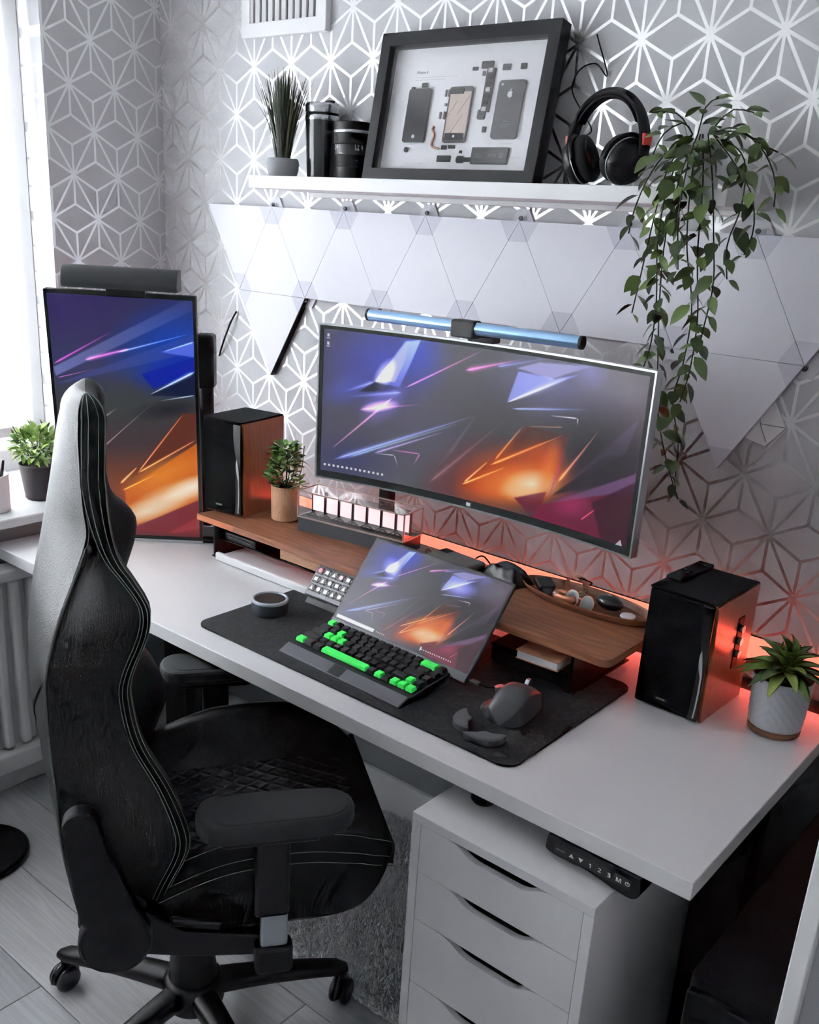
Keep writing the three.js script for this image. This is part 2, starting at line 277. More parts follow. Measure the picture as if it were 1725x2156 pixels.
{
  const t = thing('rug', 'light grey shaggy rug under the desk beside the drawer unit', 'rug', [1.43, 0, .43]);
  const W = .68, D = .56, nx = 90, nz = 76, rows = [];
  for (let i = 0; i <= nz; i++) { const r = []; for (let j = 0; j <= nx; j++) {
    let u = j / nx * 2 - 1, v = i / nz * 2 - 1; const k = Math.pow(Math.pow(Math.abs(u), 6) + Math.pow(Math.abs(v), 6), 1 / 6) || 1e-6, mx = Math.max(Math.abs(u), Math.abs(v)); const s = mx / k; u *= s; v *= s;
    const e = Math.min(1, (1 - mx) / .09); r.push(V(u * W / 2, .002 + .02 * Math.sqrt(Math.max(0, 1 - (1 - e) * (1 - e))) + (mx < .99 ? .004 * noise.noise(u * 14, v * 12, 3) : 0), v * D / 2)); } rows.push(r); }
  part('backing', grid(rows.reverse()), M('#cfcfd0', .95), t);
  const tuft = new THREE.ConeGeometry(.0035, .02, 4, 1); tuft.translate(0, .008, 0);
  const N = 16000, im = new THREE.InstancedMesh(tuft, M('#e4e4e5', .95), N), mt = new THREE.Matrix4(), q = new THREE.Quaternion(); im.name = 'pile'; im.userData.kind = 'stuff'; im.castShadow = im.receiveShadow = true;
  for (let i = 0; i < N; i++) {
    let u = rr(-1, 1), v = rr(-1, 1); const k = Math.pow(Math.pow(Math.abs(u), 6) + Math.pow(Math.abs(v), 6), 1 / 6) || 1e-6, mx = Math.max(Math.abs(u), Math.abs(v)), e = Math.min(1, (1 - mx) / .09); u *= mx / k; v *= mx / k;
    q.setFromEuler(new THREE.Euler(rr(-.7, .7) + v * .2, rr(0, 6), rr(-.7, .7) - u * .2)); const s = rr(.7, 1.3);
    mt.compose(V(u * W / 2, .001 + .02 * Math.sqrt(Math.max(0, 1 - (1 - e) * (1 - e))), v * D / 2), q, V(s, s, s)); im.setMatrixAt(i, mt); const c = rr(.75, 1.1); im.setColorAt(i, new THREE.Color(c, c, c));
  }
  t.add(im);
}
{
  const t = thing('floor_lamp', 'round black base of a floor stand at the left edge of the wooden floor', 'floor stand', [.535, 0, 1.025]);
  part('base', lathe([[0, 0], [.115, 0], [.12, .006], [.12, .018], [.112, .026], [.02, .03], [0, .03]], 56), m.plastic, t);
  part('pole', xf(cyl(.011, .011, 1.0), [0, .525, 0]), m.plastic, t);
}
{
  const t = thing('added_sofa', 'dark grey couch added unseen behind the camera to darken the wallpaper reflections', 'added_sofa', [1.30, 0, 3.12]), c = P('#1b1c1f', .95);  // unseen couch added so that the foil lines mirror something dark
  part('base', boxAt(-.85, .85, .06, .30, -.40, .42, .03), c, t); part('backrest', boxAt(-.85, .85, .28, .95, .2, .42, .06), c, t);
  for (const x of [-.415, .415]) part('seat_cushion', boxAt(x - .35, x + .35, .29, .46, -.40, .22, .05), c, t); for (const x of [-.85, .85]) part('armrest', boxAt(x - .09, x + .09, .06, .62, -.42, .40, .05), c, t);
  for (const x of [-.75, .75]) for (const z of [-.33, .35]) part('leg', xf(cyl(.02, .015, .06, 12), [x, .03, z]), m.black, t);
}
// ---------- LED strip along the foot of the papered wall behind the desk ----------
{
  const t = thing('led_strip', 'red glowing LED light strip along the wall just behind the desk', 'LED strip', [0, 0, 0]);
  const X0 = .34, X1 = 2.30, Y0 = .760, Y1 = .812;
  part('channel', boxAt(X0 - .01, X1 + .01, Y0 - .004, Y1 - .001, .0005, .009), m.blackSoft, t);
  part('light_strip', boxAt(X0, X1, Y0, Y1, .008, .0125, .002), m.redLed, t);
  const n = 3; for (let i = 0; i < n; i++) { const w = (X1 - X0) / n, x = X0 + w * (i + .5); const l = new THREE.RectAreaLight('#ff4a38', 4.2, w, Y1 - Y0); l.name = 'strip_light'; l.position.set(x, (Y0 + Y1) / 2, .0145); l.lookAt(x, (Y0 + Y1) / 2, 1); t.add(l); }
}

// ---------- desk mat and the things on the desk ----------
part('desk_mat', uvm(xf(ext(rrect(.842, .444, .03), .003, .0008), [1.484, .7414, .514], [-Math.PI / 2, 0, 0])), m.felt, scene);
{
  const mat = tag(scene.children.at(-1), 'large dark grey felt desk mat with rounded corners', 'desk mat');
  const mk = canvasTex(64, 48, (g, w, h) => { g.fillStyle = '#1f2021'; g.fillRect(0, 0, w, h); g.fillStyle = '#3a3022'; g.font = 'bold 38px serif'; g.textAlign = 'center'; g.textBaseline = 'middle'; g.fillText('YC', w / 2, h / 2 + 2); });
  part('stitched_mark', new THREE.PlaneGeometry(.024, .016), M('#ffffff', .9, 0, { map: mk }), mat, [1.868, .7461, .712], [-Math.PI / 2, 0, R(30)]);
}
const MAT = .7455;
{
  const t = thing('smart_speaker', 'small round smart speaker with a pale rim on the felt mat', 'smart speaker', [1.131, MAT, .577]);
  part('body', lathe([[0, 0], [.036, 0], [.041, .006], [.042, .022], [.0415, .03]], 48), M('#2a3038', .9, 0, { bumpMap: rep(weaveB, 12, 2), bumpScale: .0004 }), t);
  part('rim', lathe([[.0415, .03], [.0425, .034], [.041, .0365], [.036, .0365], [.036, .033]], 48), M('#a9b1bb', .4), t);
  part('top', lathe([[.0362, .0335], [.02, .033], [0, .033]].reverse(), 48), m.blackGloss, t);
}
// keyboard
{
  const t = thing('keyboard', 'compact black keyboard with some bright green keys on the felt mat', 'keyboard', [1.468, MAT, .71], R(-1.6));
  const W = .336;
  const side = new THREE.Shape(); side.moveTo(-.002, 0); side.lineTo(.026, .012); side.lineTo(.028, .012); side.lineTo(.150, .024); side.lineTo(.152, .004); side.lineTo(.150, 0); side.closePath();
  part('case', xf(ext(side, W, .001), [-W / 2, 0, 0], [0, Math.PI / 2, 0]), m.charcoal, t);
  part('front_lip', xf(box(W, .004, .03, .0015), [0, .0085, -.013], [R(24), 0, 0]), M('#5c5d62', .4, .3), t);
  part('logo_plate', xf(box(.034, .004, .026, .001), [-.01, .0093, -.013], [R(24), 0, 0]), m.plastic, t);
  const rows = [[1, 1, 1, 1, 1, 1, 1, 1, 1, 1, 1, 1, 1, 2, 1], [1.5, 1, 1, 1, 1, 1, 1, 1, 1, 1, 1, 1, 1, 1.5, 1], [1.75, 1, 1, 1, 1, 1, 1, 1, 1, 1, 1, 1, 2.25, 1], [2.25, 1, 1, 1, 1, 1, 1, 1, 1, 1, 1, 1.75, 1, 1], [1.25, 1.25, 1.25, 6.25, 1, 1, 1, 1, 1, 1]];
  const green = new Set(['0,0', '0,13', '1,2', '2,1', '2,2', '2,3', '4,0', '4,3', '4,5', '3,12', '4,7', '4,8', '4,9']);
  const U = .0206, shapes = {};
  const key = w => shapes[w] ??= (() => { const a = w * U - .0026, b = U - .0026, g = new RoundedBoxGeometry(a, .009, b, 2, .0018), p = g.attributes.position; for (let i = 0; i < p.count; i++) if (p.getY(i) > 0) { p.setX(i, p.getX(i) * (1 - .003 / a)); p.setZ(i, p.getZ(i) * .84); } g.computeVertexNormals(); return g; })();
  rows.forEach((row, r) => { let x = -8 * U; row.forEach((w, c) => {
    const z = -.146 + r * U * 1.12 + .004, y = .0295 - r * .0021; x += w * U / 2;
    part('key', key(w), green.has(`${r},${c}`) ? m.keyGreen : m.keyBlack, t, [x, y, z], [R(4.5), 0, 0]); x += w * U / 2; }); });
}
// mouse
{
  const t = thing('mouse', 'dark grey ergonomic mouse with a thumb rest on the felt mat', 'mouse', [1.797, MAT, .562], R(8)); t.scale.setScalar(1.12);
  const rows = [];
  for (let i = 0; i <= 22; i++) {                                    // from front (-z) to back (+z)
    const s = i / 22, z = -.062 + .124 * s, e = Math.sqrt(Math.max(0, 1 - Math.pow(Math.abs(2 * s - 1), 4))), hgt = (.026 + .026 * Math.sin(Math.PI * Math.pow(s, 1.25))) * e, wr = .034 * e, wl = (.034 + .022 * Math.exp(-Math.pow((s - .66) / .2, 2))) * e, r = [];
    for (let j = 0; j <= 24; j++) { const a = j / 24, x = -wl + (wl + wr) * a; let y;
      if (x < -.031) y = .007 + .007 * Math.max(0, (x + .056) / .025); else y = hgt * Math.pow(Math.max(0, 1 - Math.pow(Math.abs((x - .002) / (.037)), 3.4)), .5);
      if (j === 0 || j === 24) y = 0; r.push(V(x, Math.max(0, y) + .0005, z)); }
    rows.push(r);
  }
  part('shell', grid(rows.reverse()), P('#3b3c3f', .42), t);
  part('scroll_wheel', xf(cyl(.011, .011, .007, 20), [.004, .038, -.036], [0, 0, Math.PI / 2]), m.chrome, t);
  part('thumb_wheel', xf(cyl(.008, .008, .012, 16), [-.034, .03, -.004], [0, 0, .3]), m.silver, t);
  part('underside', xf(lathe([[0, 0], [.024, 0], [.024, .001], [0, .001]]), [0, 0, 0], [0, 0, 0], [1, 1, 1.7]), m.plastic, t);
}
for (const [x, z, a, l] of [[1.757, .668, -51, 'small dark grey rest wedge on the mat, nearer the keyboard'], [1.819, .692, 38, 'small dark grey rest wedge on the mat, nearest the mat corner']]) {
  const t = thing('wrist_wedge', l, 'wedge', [x, MAT, z], R(a), 'dark wedges on the mat corner');
  const s = new THREE.Shape(); s.moveTo(-.037, .004); s.quadraticCurveTo(-.02, -.02, .005, -.021); s.quadraticCurveTo(.03, -.018, .037, .003); s.lineTo(.012, .004); s.quadraticCurveTo(.0, .016, -.012, .006); s.closePath();
  part('body', xf(ext(s, .009, .002), [0, .002, 0], [-Math.PI / 2, 0, 0]), P('#46484b', .5), t);
  part('pad', xf(ext(s, .001), [0, .0128, 0], [-Math.PI / 2, 0, 0], [.92, .92, 1]), P('#55575b', .6), t);
}
// tilted key pad with lit icons
{
  const t = thing('macro_pad', 'tilted grey pad of small lit icon keys beside the portable screen', 'macro pad', [1.134, MAT, .470], 0);
  const hold = part('stand', xf(ext([[0, 0], [.085, 0], [.068, .07], [.058, .07], [.006, .01]], .112, .001), [.004, 0, .0], [0, Math.PI / 2, 0]), m.plastic, t);
  const face = new THREE.Group(); face.name = 'face'; face.position.set(.06, .02, 0); face.rotation.x = R(-40); t.add(face);
  part('body', xf(box(.122, .084, .012, .004), [0, .041, -.002]), M('#77787c', .45, .3), face);
  const dark = M('#0c0c0d', .4);
  for (let r = 0; r < 3; r++) for (let c = 0; c < 5; c++) {
    const red = r === 0 && c === 0, k = canvasTex(48, 48, (g, w, h) => { g.fillStyle = '#141416'; g.fillRect(0, 0, w, h); g.fillStyle = red ? '#e0697f' : ['#f2f2f4', '#e6e9ee', '#f6f6f6', '#d4b3b3'][(r * 5 + c) % 7 === 3 ? 3 : (r + c) % 3]; g.beginPath(); if ((r + c) % 3 === 0) g.arc(24, 24, 15, 0, 7); else if ((r + c) % 3 === 1) g.rect(10, 12, 28, 24); else { g.moveTo(10, 38); g.lineTo(24, 8); g.lineTo(38, 38); } g.fill(); });
    part('key', box(.0175, .0175, .004, .0015), new THREE.MeshStandardMaterial({ color: '#ffffff', map: k, emissiveMap: k, emissive: '#ffffff', emissiveIntensity: .32, roughness: .3 }), face, [-.045 + c * .0225, .064 - r * .0225, .0055]);
  }
  part('brand_mark', xf(box(.035, .003, .0005), [.0, .0805, .0042]), m.paper, face);
}

// ---------- screens ----------
const art = (g, W, H) => {
  const rgba = (c, a) => `rgba(${c[0]},${c[1]},${c[2]},${a})`, X = x => x * W, Y = y => y * H;
  return {
    fill(stops, x0 = 0, y0 = 0, x1 = 1, y1 = 1) { const l = g.createLinearGradient(X(x0), Y(y0), X(x1), Y(y1)); stops.forEach(([k, c]) => l.addColorStop(k, rgba(c, 1))); g.fillStyle = l; g.fillRect(0, 0, W, H); },
    glow(x, y, rx, ry, rot, c, a, op = 'source-over') { g.save(); g.globalCompositeOperation = op; g.translate(X(x), Y(y)); g.rotate(R(rot)); g.scale(rx * W, ry * W); const l = g.createRadialGradient(0, 0, 0, 0, 0, 1); l.addColorStop(0, rgba(c, a)); l.addColorStop(.5, rgba(c, a * .55)); l.addColorStop(1, rgba(c, 0)); g.fillStyle = l; g.fillRect(-1, -1, 2, 2); g.restore(); },
    poly(p, c, a0, a1, from = 0, to = 1, op = 'source-over') {            // drawn small and enlarged, so that its edges are soft
      const F = 5, sm = canvas(Math.ceil(W / F), Math.ceil(H / F), (q, w, h) => { const l = q.createLinearGradient(p[from][0] * w, p[from][1] * h, p[to][0] * w, p[to][1] * h); l.addColorStop(0, rgba(c, a0)); l.addColorStop(1, rgba(c, a1)); q.fillStyle = l; q.beginPath(); p.forEach(([x, y]) => q.lineTo(x * w, y * h)); q.closePath(); q.fill(); });
      g.save(); g.globalCompositeOperation = op; g.imageSmoothingEnabled = true; g.drawImage(sm, 0, 0, W, H); g.restore();
    },
    beam(x0, y0, x1, y1, w0, w1, c, a0, a1, op = 'lighter') {
      const ax = X(x0), ay = Y(y0), bx = X(x1), by = Y(y1), L = Math.hypot(bx - ax, by - ay), nx = -(by - ay) / L, ny = (bx - ax) / L; w0 *= .8; w1 *= .8;
      for (const [k, s] of [[3.4, .1], [2.3, .14], [1.5, .2], [.9, .34], [.45, .4]]) {
        g.save(); g.globalCompositeOperation = op; const l = g.createLinearGradient(ax, ay, bx, by); l.addColorStop(0, rgba(c, 0)); l.addColorStop(.07, rgba(c, a0 * s)); l.addColorStop(.5, rgba(c, (a0 + a1) / 2 * s)); l.addColorStop(.93, rgba(c, a1 * s)); l.addColorStop(1, rgba(c, 0)); g.fillStyle = l;
        const e = w => w * W * k / 2; g.beginPath(); for (const [t, w] of [[0, w0 * .2], [.12, w0 * .8 + w1 * .05], [.5, (w0 + w1) / 2], [.88, w1 * .8 + w0 * .05], [1, w1 * .2]]) g.lineTo(ax + (bx - ax) * t + nx * e(w), ay + (by - ay) * t + ny * e(w)); for (const [t, w] of [[1, w1 * .2], [.88, w1 * .8 + w0 * .05], [.5, (w0 + w1) / 2], [.12, w0 * .8 + w1 * .05], [0, w0 * .2]]) g.lineTo(ax + (bx - ax) * t - nx * e(w), ay + (by - ay) * t - ny * e(w)); g.closePath(); g.fill(); g.restore();
      }
    },
  };
};
const BL = [120, 140, 255], PK = [255, 90, 200], OR = [255, 140, 60], WH = [245, 240, 255];
function wideArt(g, W, H) {
  const A = art(g, W, H);
  A.fill([[0, [86, 84, 106]], [.35, [98, 99, 108]], [.6, [76, 74, 84]], [1, [70, 50, 64]]], 0, 0, 1, .6);  // grey base has the washed-out room reflection drawn into the picture
  A.glow(.2, .16, .24, .17, -20, [74, 82, 214], .85); A.glow(.31, .08, .08, .1, 0, [70, 90, 230], .7); A.glow(.07, .4, .1, .05, -30, [96, 110, 230], .5); A.glow(.74, .14, .24, .12, 0, [110, 116, 190], .55); A.glow(.95, .1, .18, .16, 0, [150, 150, 165], .5); A.glow(.1, .9, .2, .1, -10, [60, 64, 120], .6); A.glow(.3, .55, .2, .1, 0, [95, 90, 130], .35);
  A.glow(.88, .45, .2, .14, 0, [36, 34, 44], .85); A.glow(.55, .5, .16, .1, 0, [78, 78, 78], .6); A.glow(.5, .85, .2, .13, -30, [140, 56, 50], .75); A.glow(.3, .75, .22, .1, -20, [98, 96, 112], .6);
  A.poly([[.17, .316], [.262, .02], [.31, 0], [.275, .2], [.25, .33]], BL, .25, .9, 4, 1, 'lighter'); A.poly([[.17, .316], [.275, .0], [.262, .16], [.235, .3]], WH, .85, .1, 0, 1); A.glow(.2, .26, .06, .03, -60, WH, .8, 'lighter'); A.beam(.17, .318, .055, .43, .01, .002, BL, .8, .0); A.poly([[.17, .318], [.25, .335], [.22, .37], [.12, .40]], [52, 52, 70], .9, .1);
  A.beam(.08, .45, .26, .36, .004, .012, BL, .1, .6); A.beam(.266, .331, .504, .011, .004, .003, PK, .95, .25); A.beam(.454, .154, .64, .02, .012, .002, PK, .9, .05); A.beam(.55, .1, .7, .0, .01, .004, BL, .5, .1);
  A.poly([[.611, .088], [.678, .031], [.831, .004], [.717, .117]], [170, 168, 235], .9, .75, 0, 2); A.poly([[.618, .104], [.729, .113], [.80, .06], [.592, .309]], BL, .55, .5, 0, 2, 'lighter'); A.beam(.592, .309, .77, .088, .003, .016, WH, .95, .1); A.glow(.83, .03, .06, .05, 0, [140, 140, 230], .6);
  A.beam(.606, .343, .84, .254, .004, .006, [130, 160, 255], .9, .1); A.beam(.124, .524, .345, .409, .008, .001, PK, .9, .05); A.glow(.19, .48, .07, .018, -16, [255, 170, 240], .9, 'lighter'); A.glow(.2, .47, .1, .05, -40, [100, 80, 200], .4, 'lighter');
  A.beam(.034, .84, .233, .4, .002, .006, [255, 120, 180], .5, .9); A.beam(.043, .912, .501, .427, .012, .003, BL, .85, .25); A.beam(.09, .88, .45, .5, .006, .003, [120, 190, 200], .5, .2); A.beam(.175, .817, .407, .571, .007, .002, [170, 140, 240], .7, .3);
  A.poly([[.501, .42], [.362, .907], [.438, .683]], [150, 150, 165], .5, .0); A.beam(.362, .95, .6, .4, .012, .001, [150, 110, 130], .35, .15);
  A.beam(.725, .337, .809, .319, .002, .003, WH, .3, .95); A.beam(.809, .319, .81, .36, .003, .002, WH, .9, .2); A.beam(.183, .814, .246, .801, .002, .003, WH, .2, .6); A.beam(.246, .801, .262, .888, .003, .001, WH, .6, .1); A.beam(.237, .768, .329, .757, .003, .003, PK, .3, .6); A.beam(.329, .757, .308, .853, .004, .001, PK, .6, .2);
  // the orange heart of the picture
  A.poly([[.47, .92], [.66, .432], [.79, .431], [.735, .92]], [128, 48, 22], .95, .55, 0, 2); A.glow(.64, .78, .21, .11, -18, [240, 96, 20], 1); A.glow(.72, .62, .08, .08, 0, [214, 84, 26], .95); A.glow(.56, .86, .13, .05, -22, [226, 90, 34], .9); A.glow(.66, .8, .17, .065, -18, [255, 150, 60], 1); A.glow(.69, .79, .10, .045, -16, [255, 236, 205], 1); A.glow(.74, .66, .03, .1, 12, [255, 140, 60], .7); A.glow(.66, .86, .08, .03, -10, [255, 205, 150], .9);
  A.poly([[.66, .432], [.79, .431], [.7, .52], [.6, .64]], [60, 34, 34], .8, .1, 1, 3);
  A.beam(.471, .904, .61, .715, .005, .002, [255, 170, 110], 1, .4); A.beam(.554, .734, .783, .421, .006, .002, [255, 150, 80], 1, .4); A.beam(.57, .693, .647, .437, .005, .003, OR, .9, .4); A.beam(.478, .887, .55, .709, .004, .003, [255, 190, 140], .9, .5); A.beam(.66, .432, .77, .39, .002, .003, OR, .3, .5);
  A.poly([[.742, .9], [.79, .431], [.767, .7]], [225, 60, 150], .95, .55); A.poly([[.642, .905], [.74, .81], [.727, .93], [.69, .98]], [110, 30, 60], .9, .7);
  A.beam(.771, .733, .875, .361, .008, .002, [255, 130, 90], .95, .4); A.poly([[.983, .248], [.958, .46], [.801, .719], [.9, .45]], [112, 92, 130], .75, .3); A.poly([[.76, .82], [.9, .5], [.99, .46], [.98, .6]], [46, 40, 52], .85, .6);
  A.poly([[1, .55], [.739, .895], [.995, .66]], [130, 90, 140], .8, .55); A.poly([[.727, .9], [.995, .66], [.99, 1], [.7, 1]], [128, 34, 66], .95, .6); A.glow(.82, .85, .07, .04, -20, [200, 60, 120], .6); A.beam(.852, .927, .906, .802, .003, .002, [255, 80, 100], .9, .6); A.poly([[.88, .8], [1, .6], [1, 1], [.92, 1]], [58, 24, 40], .75, .7);
  return A;
}
function taskbar(g, W, H, y, x0, n, s) { g.fillStyle = 'rgba(245,245,250,.92)'; for (let i = 0; i < n; i++) g.fillRect((x0 + i * s * 1.75) * W, y * H - s * W * .4, s * W * .85, s * W * .8); }
const wideT = canvasTex(1536, 660, (g, W, H) => { wideArt(g, W, H); taskbar(g, W, H, .955, .012, 14, .0085); g.fillRect(W * .012, H * .03, 11, 14); g.fillRect(W * .010, H * .058, 18, 4); g.fillRect(W * .012, H * .085, 11, 14); g.fillRect(W * .010, H * .113, 18, 4); });
const padT = canvasTex(1100, 640, (g, W, H) => {
  wideArt(g, W, H); 
  const A = art(g, W, H); A.glow(.21, .27, .07, .1, -50, [140, 150, 255], .8, 'lighter'); A.glow(.7, .22, .13, .06, -8, [120, 130, 255], .8, 'lighter'); A.glow(.63, .72, .16, .09, -25, [255, 150, 70], .9); A.glow(.62, .8, .1, .045, -20, [255, 215, 170], .95); A.beam(.45, .83, .71, .5, .005, .002, [255, 180, 120], .9, .4);
  g.fillStyle = '#f4f4f6'; g.fillRect(W * .012, H * .955, W * .3, H * .038); taskbar(g, W, H, .972, .33, 5, .008); taskbar(g, W, H, .955, .665, 14, .009); g.fillRect(W * .655, H * .93, 10, 26);
});
const tallT = canvasTex(720, 1256, (g, W, H) => {
  const A = art(g, W, H);
  A.fill([[0, [50, 46, 92]], [.3, [64, 66, 104]], [.45, [62, 66, 68]], [.62, [72, 58, 62]], [.8, [140, 70, 40]], [1, [120, 48, 54]]], 0, 0, .15, 1);
  A.glow(.85, .16, .55, .3, -20, [20, 70, 190], .95); A.glow(.9, .27, .4, .2, -20, [16, 50, 190], .95); A.glow(.1, .05, .5, .3, 0, [58, 46, 104], .9);
  A.poly([[.003, .29], [1.0, -.016], [.992, .04], [.016, .325]], [130, 140, 210], .75, .12); A.poly([[.0, .36], [1, .13], [1, .2], [.2, .33]], [80, 90, 170], .55, .35);
  A.poly([[.76, .207], [1, .162], [1, .222]], [96, 120, 250], .9, .8); A.poly([[.62, .30], [1, .22], [1, .27], [.7, .36]], [14, 36, 170], .9, .9); A.poly([[.664, .386], [1, .282], [1, .38]], [16, 26, 60], .95, .9);
  A.beam(.003, .278, .431, .136, .012, .004, [235, 60, 190], 1, .3); A.beam(.227, .255, .55, .2, .02, .012, PK, 1, .7); A.beam(.45, .22, .99, .126, .012, .003, [150, 170, 255], .9, .3); A.beam(.02, .333, .3, .288, .005, .002, PK, .8, .2); A.beam(.664, .385, 1, .279, .004, .02, [215, 235, 255], 1, .9); A.beam(.78, .206, 1, .16, .003, .01, [160, 200, 255], .6, .9); A.beam(.74, .406, .996, .375, .003, .008, [190, 220, 240], .5, .9);
  A.glow(.3, .42, .6, .16, -8, [66, 70, 70], .8); A.glow(.8, .44, .3, .08, -10, [30, 30, 40], .8); A.beam(.28, .63, .701, .41, .008, .002, [170, 140, 150], .8, .2); A.beam(.343, .482, .452, .435, .01, .002, [170, 170, 180], .6, .1);
  A.poly([[.5, .74], [.9, .454], [1, .45], [1, .58]], [104, 50, 36], .95, .9); A.poly([[.45, .8], [1, .575], [1, .84], [.45, .97]], [214, 104, 26], .95, .95); A.glow(.75, .72, .4, .13, -26, [240, 140, 40], .95); A.glow(.82, .81, .42, .11, -24, [255, 226, 190], 1); A.glow(.6, .89, .36, .10, -22, [244, 222, 195], 1); A.glow(.95, .77, .26, .08, -24, [255, 240, 218], 1);
  A.beam(.551, .72, .91, .452, .008, .006, [255, 150, 100], 1, .5); A.beam(.551, .72, .994, .562, .01, .008, [255, 160, 100], 1, .6); A.beam(.419, .77, .553, .692, .014, .005, [255, 170, 120], .9, .9); A.beam(.43, .8, .705, .715, .01, .003, OR, 1, .3);
  A.poly([[.44, .985], [1, .826], [1, 1], [.44, 1]], [128, 42, 50], 1, 1); A.poly([[.75, .99], [1, .9], [1, .96]], [168, 62, 66], .9, .6); g.fillStyle = 'rgba(110,50,56,.9)'; g.fillRect(0, H * .984, W, H * .016);
  A.glow(.05, .75, .4, .4, 0, [90, 60, 66], .6);
});
const screenMat = (t, k) => new THREE.MeshPhysicalMaterial({ color: '#050506', roughness: .28, emissive: '#ffffff', emissiveMap: t, emissiveIntensity: k, specularIntensity: .6 });
const ULTRA_K = .38, TALL_K = .41, PAD_K = .36;
// curved ultrawide monitor
{
  const cx = (1.029 + 1.858 + 1.873 + 1.044) / 4, cy = 1.193, W = .832, H = .364, RC = 1.75;
  const t = thing('ultrawide_monitor', 'wide curved monitor with a thin silver rim showing abstract beams and an orange glow', 'monitor', [cx, .74, .327], R(3.3));
  const bend = (g, d0 = 0) => { const p = g.attributes.position; for (let i = 0; i < p.count; i++) { const x = p.getX(i), z = p.getZ(i), a = x / RC; p.setX(i, Math.sin(a) * (RC - z)); p.setZ(i, RC - Math.cos(a) * (RC - z)); } g.computeVertexNormals(); return g; };
  const slab = (w, h, d, z, y = 0) => { const g = new THREE.BoxGeometry(w, h, d, 40, 1, 1); g.translate(0, y, z); return bend(g); };
  const Y = cy - .74;
  const hd = new THREE.Group(); hd.name = 'head'; hd.position.set(0, Y, -.05); t.add(hd);
  part('housing', slab(W - .004, H - .004, .016, -.012), m.charcoal, hd);
  part('rim', merge([slab(W, .004, .02, -.01, H / 2 - .001), slab(W, .004, .02, -.01, -H / 2 + .001), bend(xf(box(.004, H, .02), [W / 2, 0, -.01])), bend(xf(box(.004, H, .02), [-W / 2, 0, -.01]))]), m.silver, hd);
  part('bezel', merge([slab(W - .006, .008, .003, -.002, H / 2 - .007), slab(W - .006, .016, .003, -.002, -H / 2 + .011), bend(xf(box(.009, H - .006, .003), [W / 2 - .0075, 0, -.002])), bend(xf(box(.009, H - .006, .003), [-W / 2 + .0075, 0, -.002]))]), m.black, hd);
  const sg = new THREE.PlaneGeometry(W - .022, H - .03, 48, 1); sg.translate(0, .004, -.002); part('screen', bend(sg), screenMat(wideT, ULTRA_K), hd);
  const mk = part('brand_mark', xf(box(.011, .008, .0006), [0, -H / 2 + .0105, .0002]), m.paper, hd);
  part('corner_mark', xf(ext([[0, 0], [.014, 0], [.009, .012]], .0005), [W / 2 - .036, -H / 2 + .022, .0525]), m.paper, hd);
  const st = new THREE.Group(); st.name = 'stand'; st.position.set(-.345, 0, -.205); t.add(st);
  part('neck', boxAt(-.02, .02, .012, Y + .03, -.012, .012, .006), m.black, st);
  part('clamp', boxAt(-.04, .04, .0005, .014, -.016, .018, .003), m.black, st);
  part('arm', merge([boxAt(-.02, .345, Y - .025, Y + .025, -.012, .012, .006), boxAt(.31, .37, Y - .05, Y + .05, .008, .145, .006)]), m.black, st);
}
{
  const t = thing('monitor_light_bar', 'round silvery blue light bar clipped on top of the wide curved monitor', 'light bar', [1.452, 1.4, .30], R(3.3));
  part('tube', xf(cyl(.0128, .0128, .515, 28), [-.005, .009, .03], [0, 0, R(90)]), P('#8fb3d6', .28, { metalness: .75, clearcoat: .3 }), t);
  for (const s of [-1, 1]) part('end_cap', xf(cyl(.0132, .0132, .006, 28), [-.005 + s * .26, .009, .03], [0, 0, R(90)]), m.charcoal, t);
  part('clip', boxAt(-.04, .018, -.012, .024, .012, .046, .006), M('#2c2b2c', .6), t);
  part('clip_foot', boxAt(-.025, .04, -.022, -.008, -.03, .0, .004), M('#2c2b2c', .6), t);
}
// portrait monitor on an arm in the corner
{
  const t = thing('portrait_monitor', 'tall portrait monitor in the corner behind the chair showing blue and orange streaks', 'monitor', [.5205, .74, .5215], R(41.9));
  const W = .371, H = .654, Y = .008 + H / 2;
  const hd = new THREE.Group(); hd.name = 'head'; hd.position.set(0, Y, 0); hd.rotation.x = R(4.5); t.add(hd);
  part('housing', xf(box(W, H, .018, .003), [0, 0, -.0105]), m.charcoal, hd);
  part('bezel', ext(rrect(W, H, .002), .002, 0, [new THREE.Path(rrect(W - .016, H - .020, .001).getPoints())]), m.blackGloss, hd, [0, 0, -.0015]);
  part('chin', boxAt(-W / 2, W / 2, -H / 2 - .008, -H / 2 + .001, -.018, .0005, .002), m.silver, hd);
  const sg = new THREE.PlaneGeometry(W - .014, H - .018); part('screen', sg, screenMat(tallT, TALL_K), hd, [0, 0, -.0009]);
  part('arm', merge([boxAt(-.03, .03, -.03, .03, -.07, -.018, .008), boxAt(.0, .2, -.035, .03, -.10, -.065, .012)]), m.black, hd);
  part('arm_post', xf(cyl(.02, .02, .46, 24), [.19, .27, -.085]), m.black, t);
  part('arm_joint', boxAt(.165, .215, .42, .56, -.115, -.055, .01), m.black, t);
  part('arm_base', boxAt(.14, .24, .001, .02, -.13, -.03, .006), m.black, t);
}
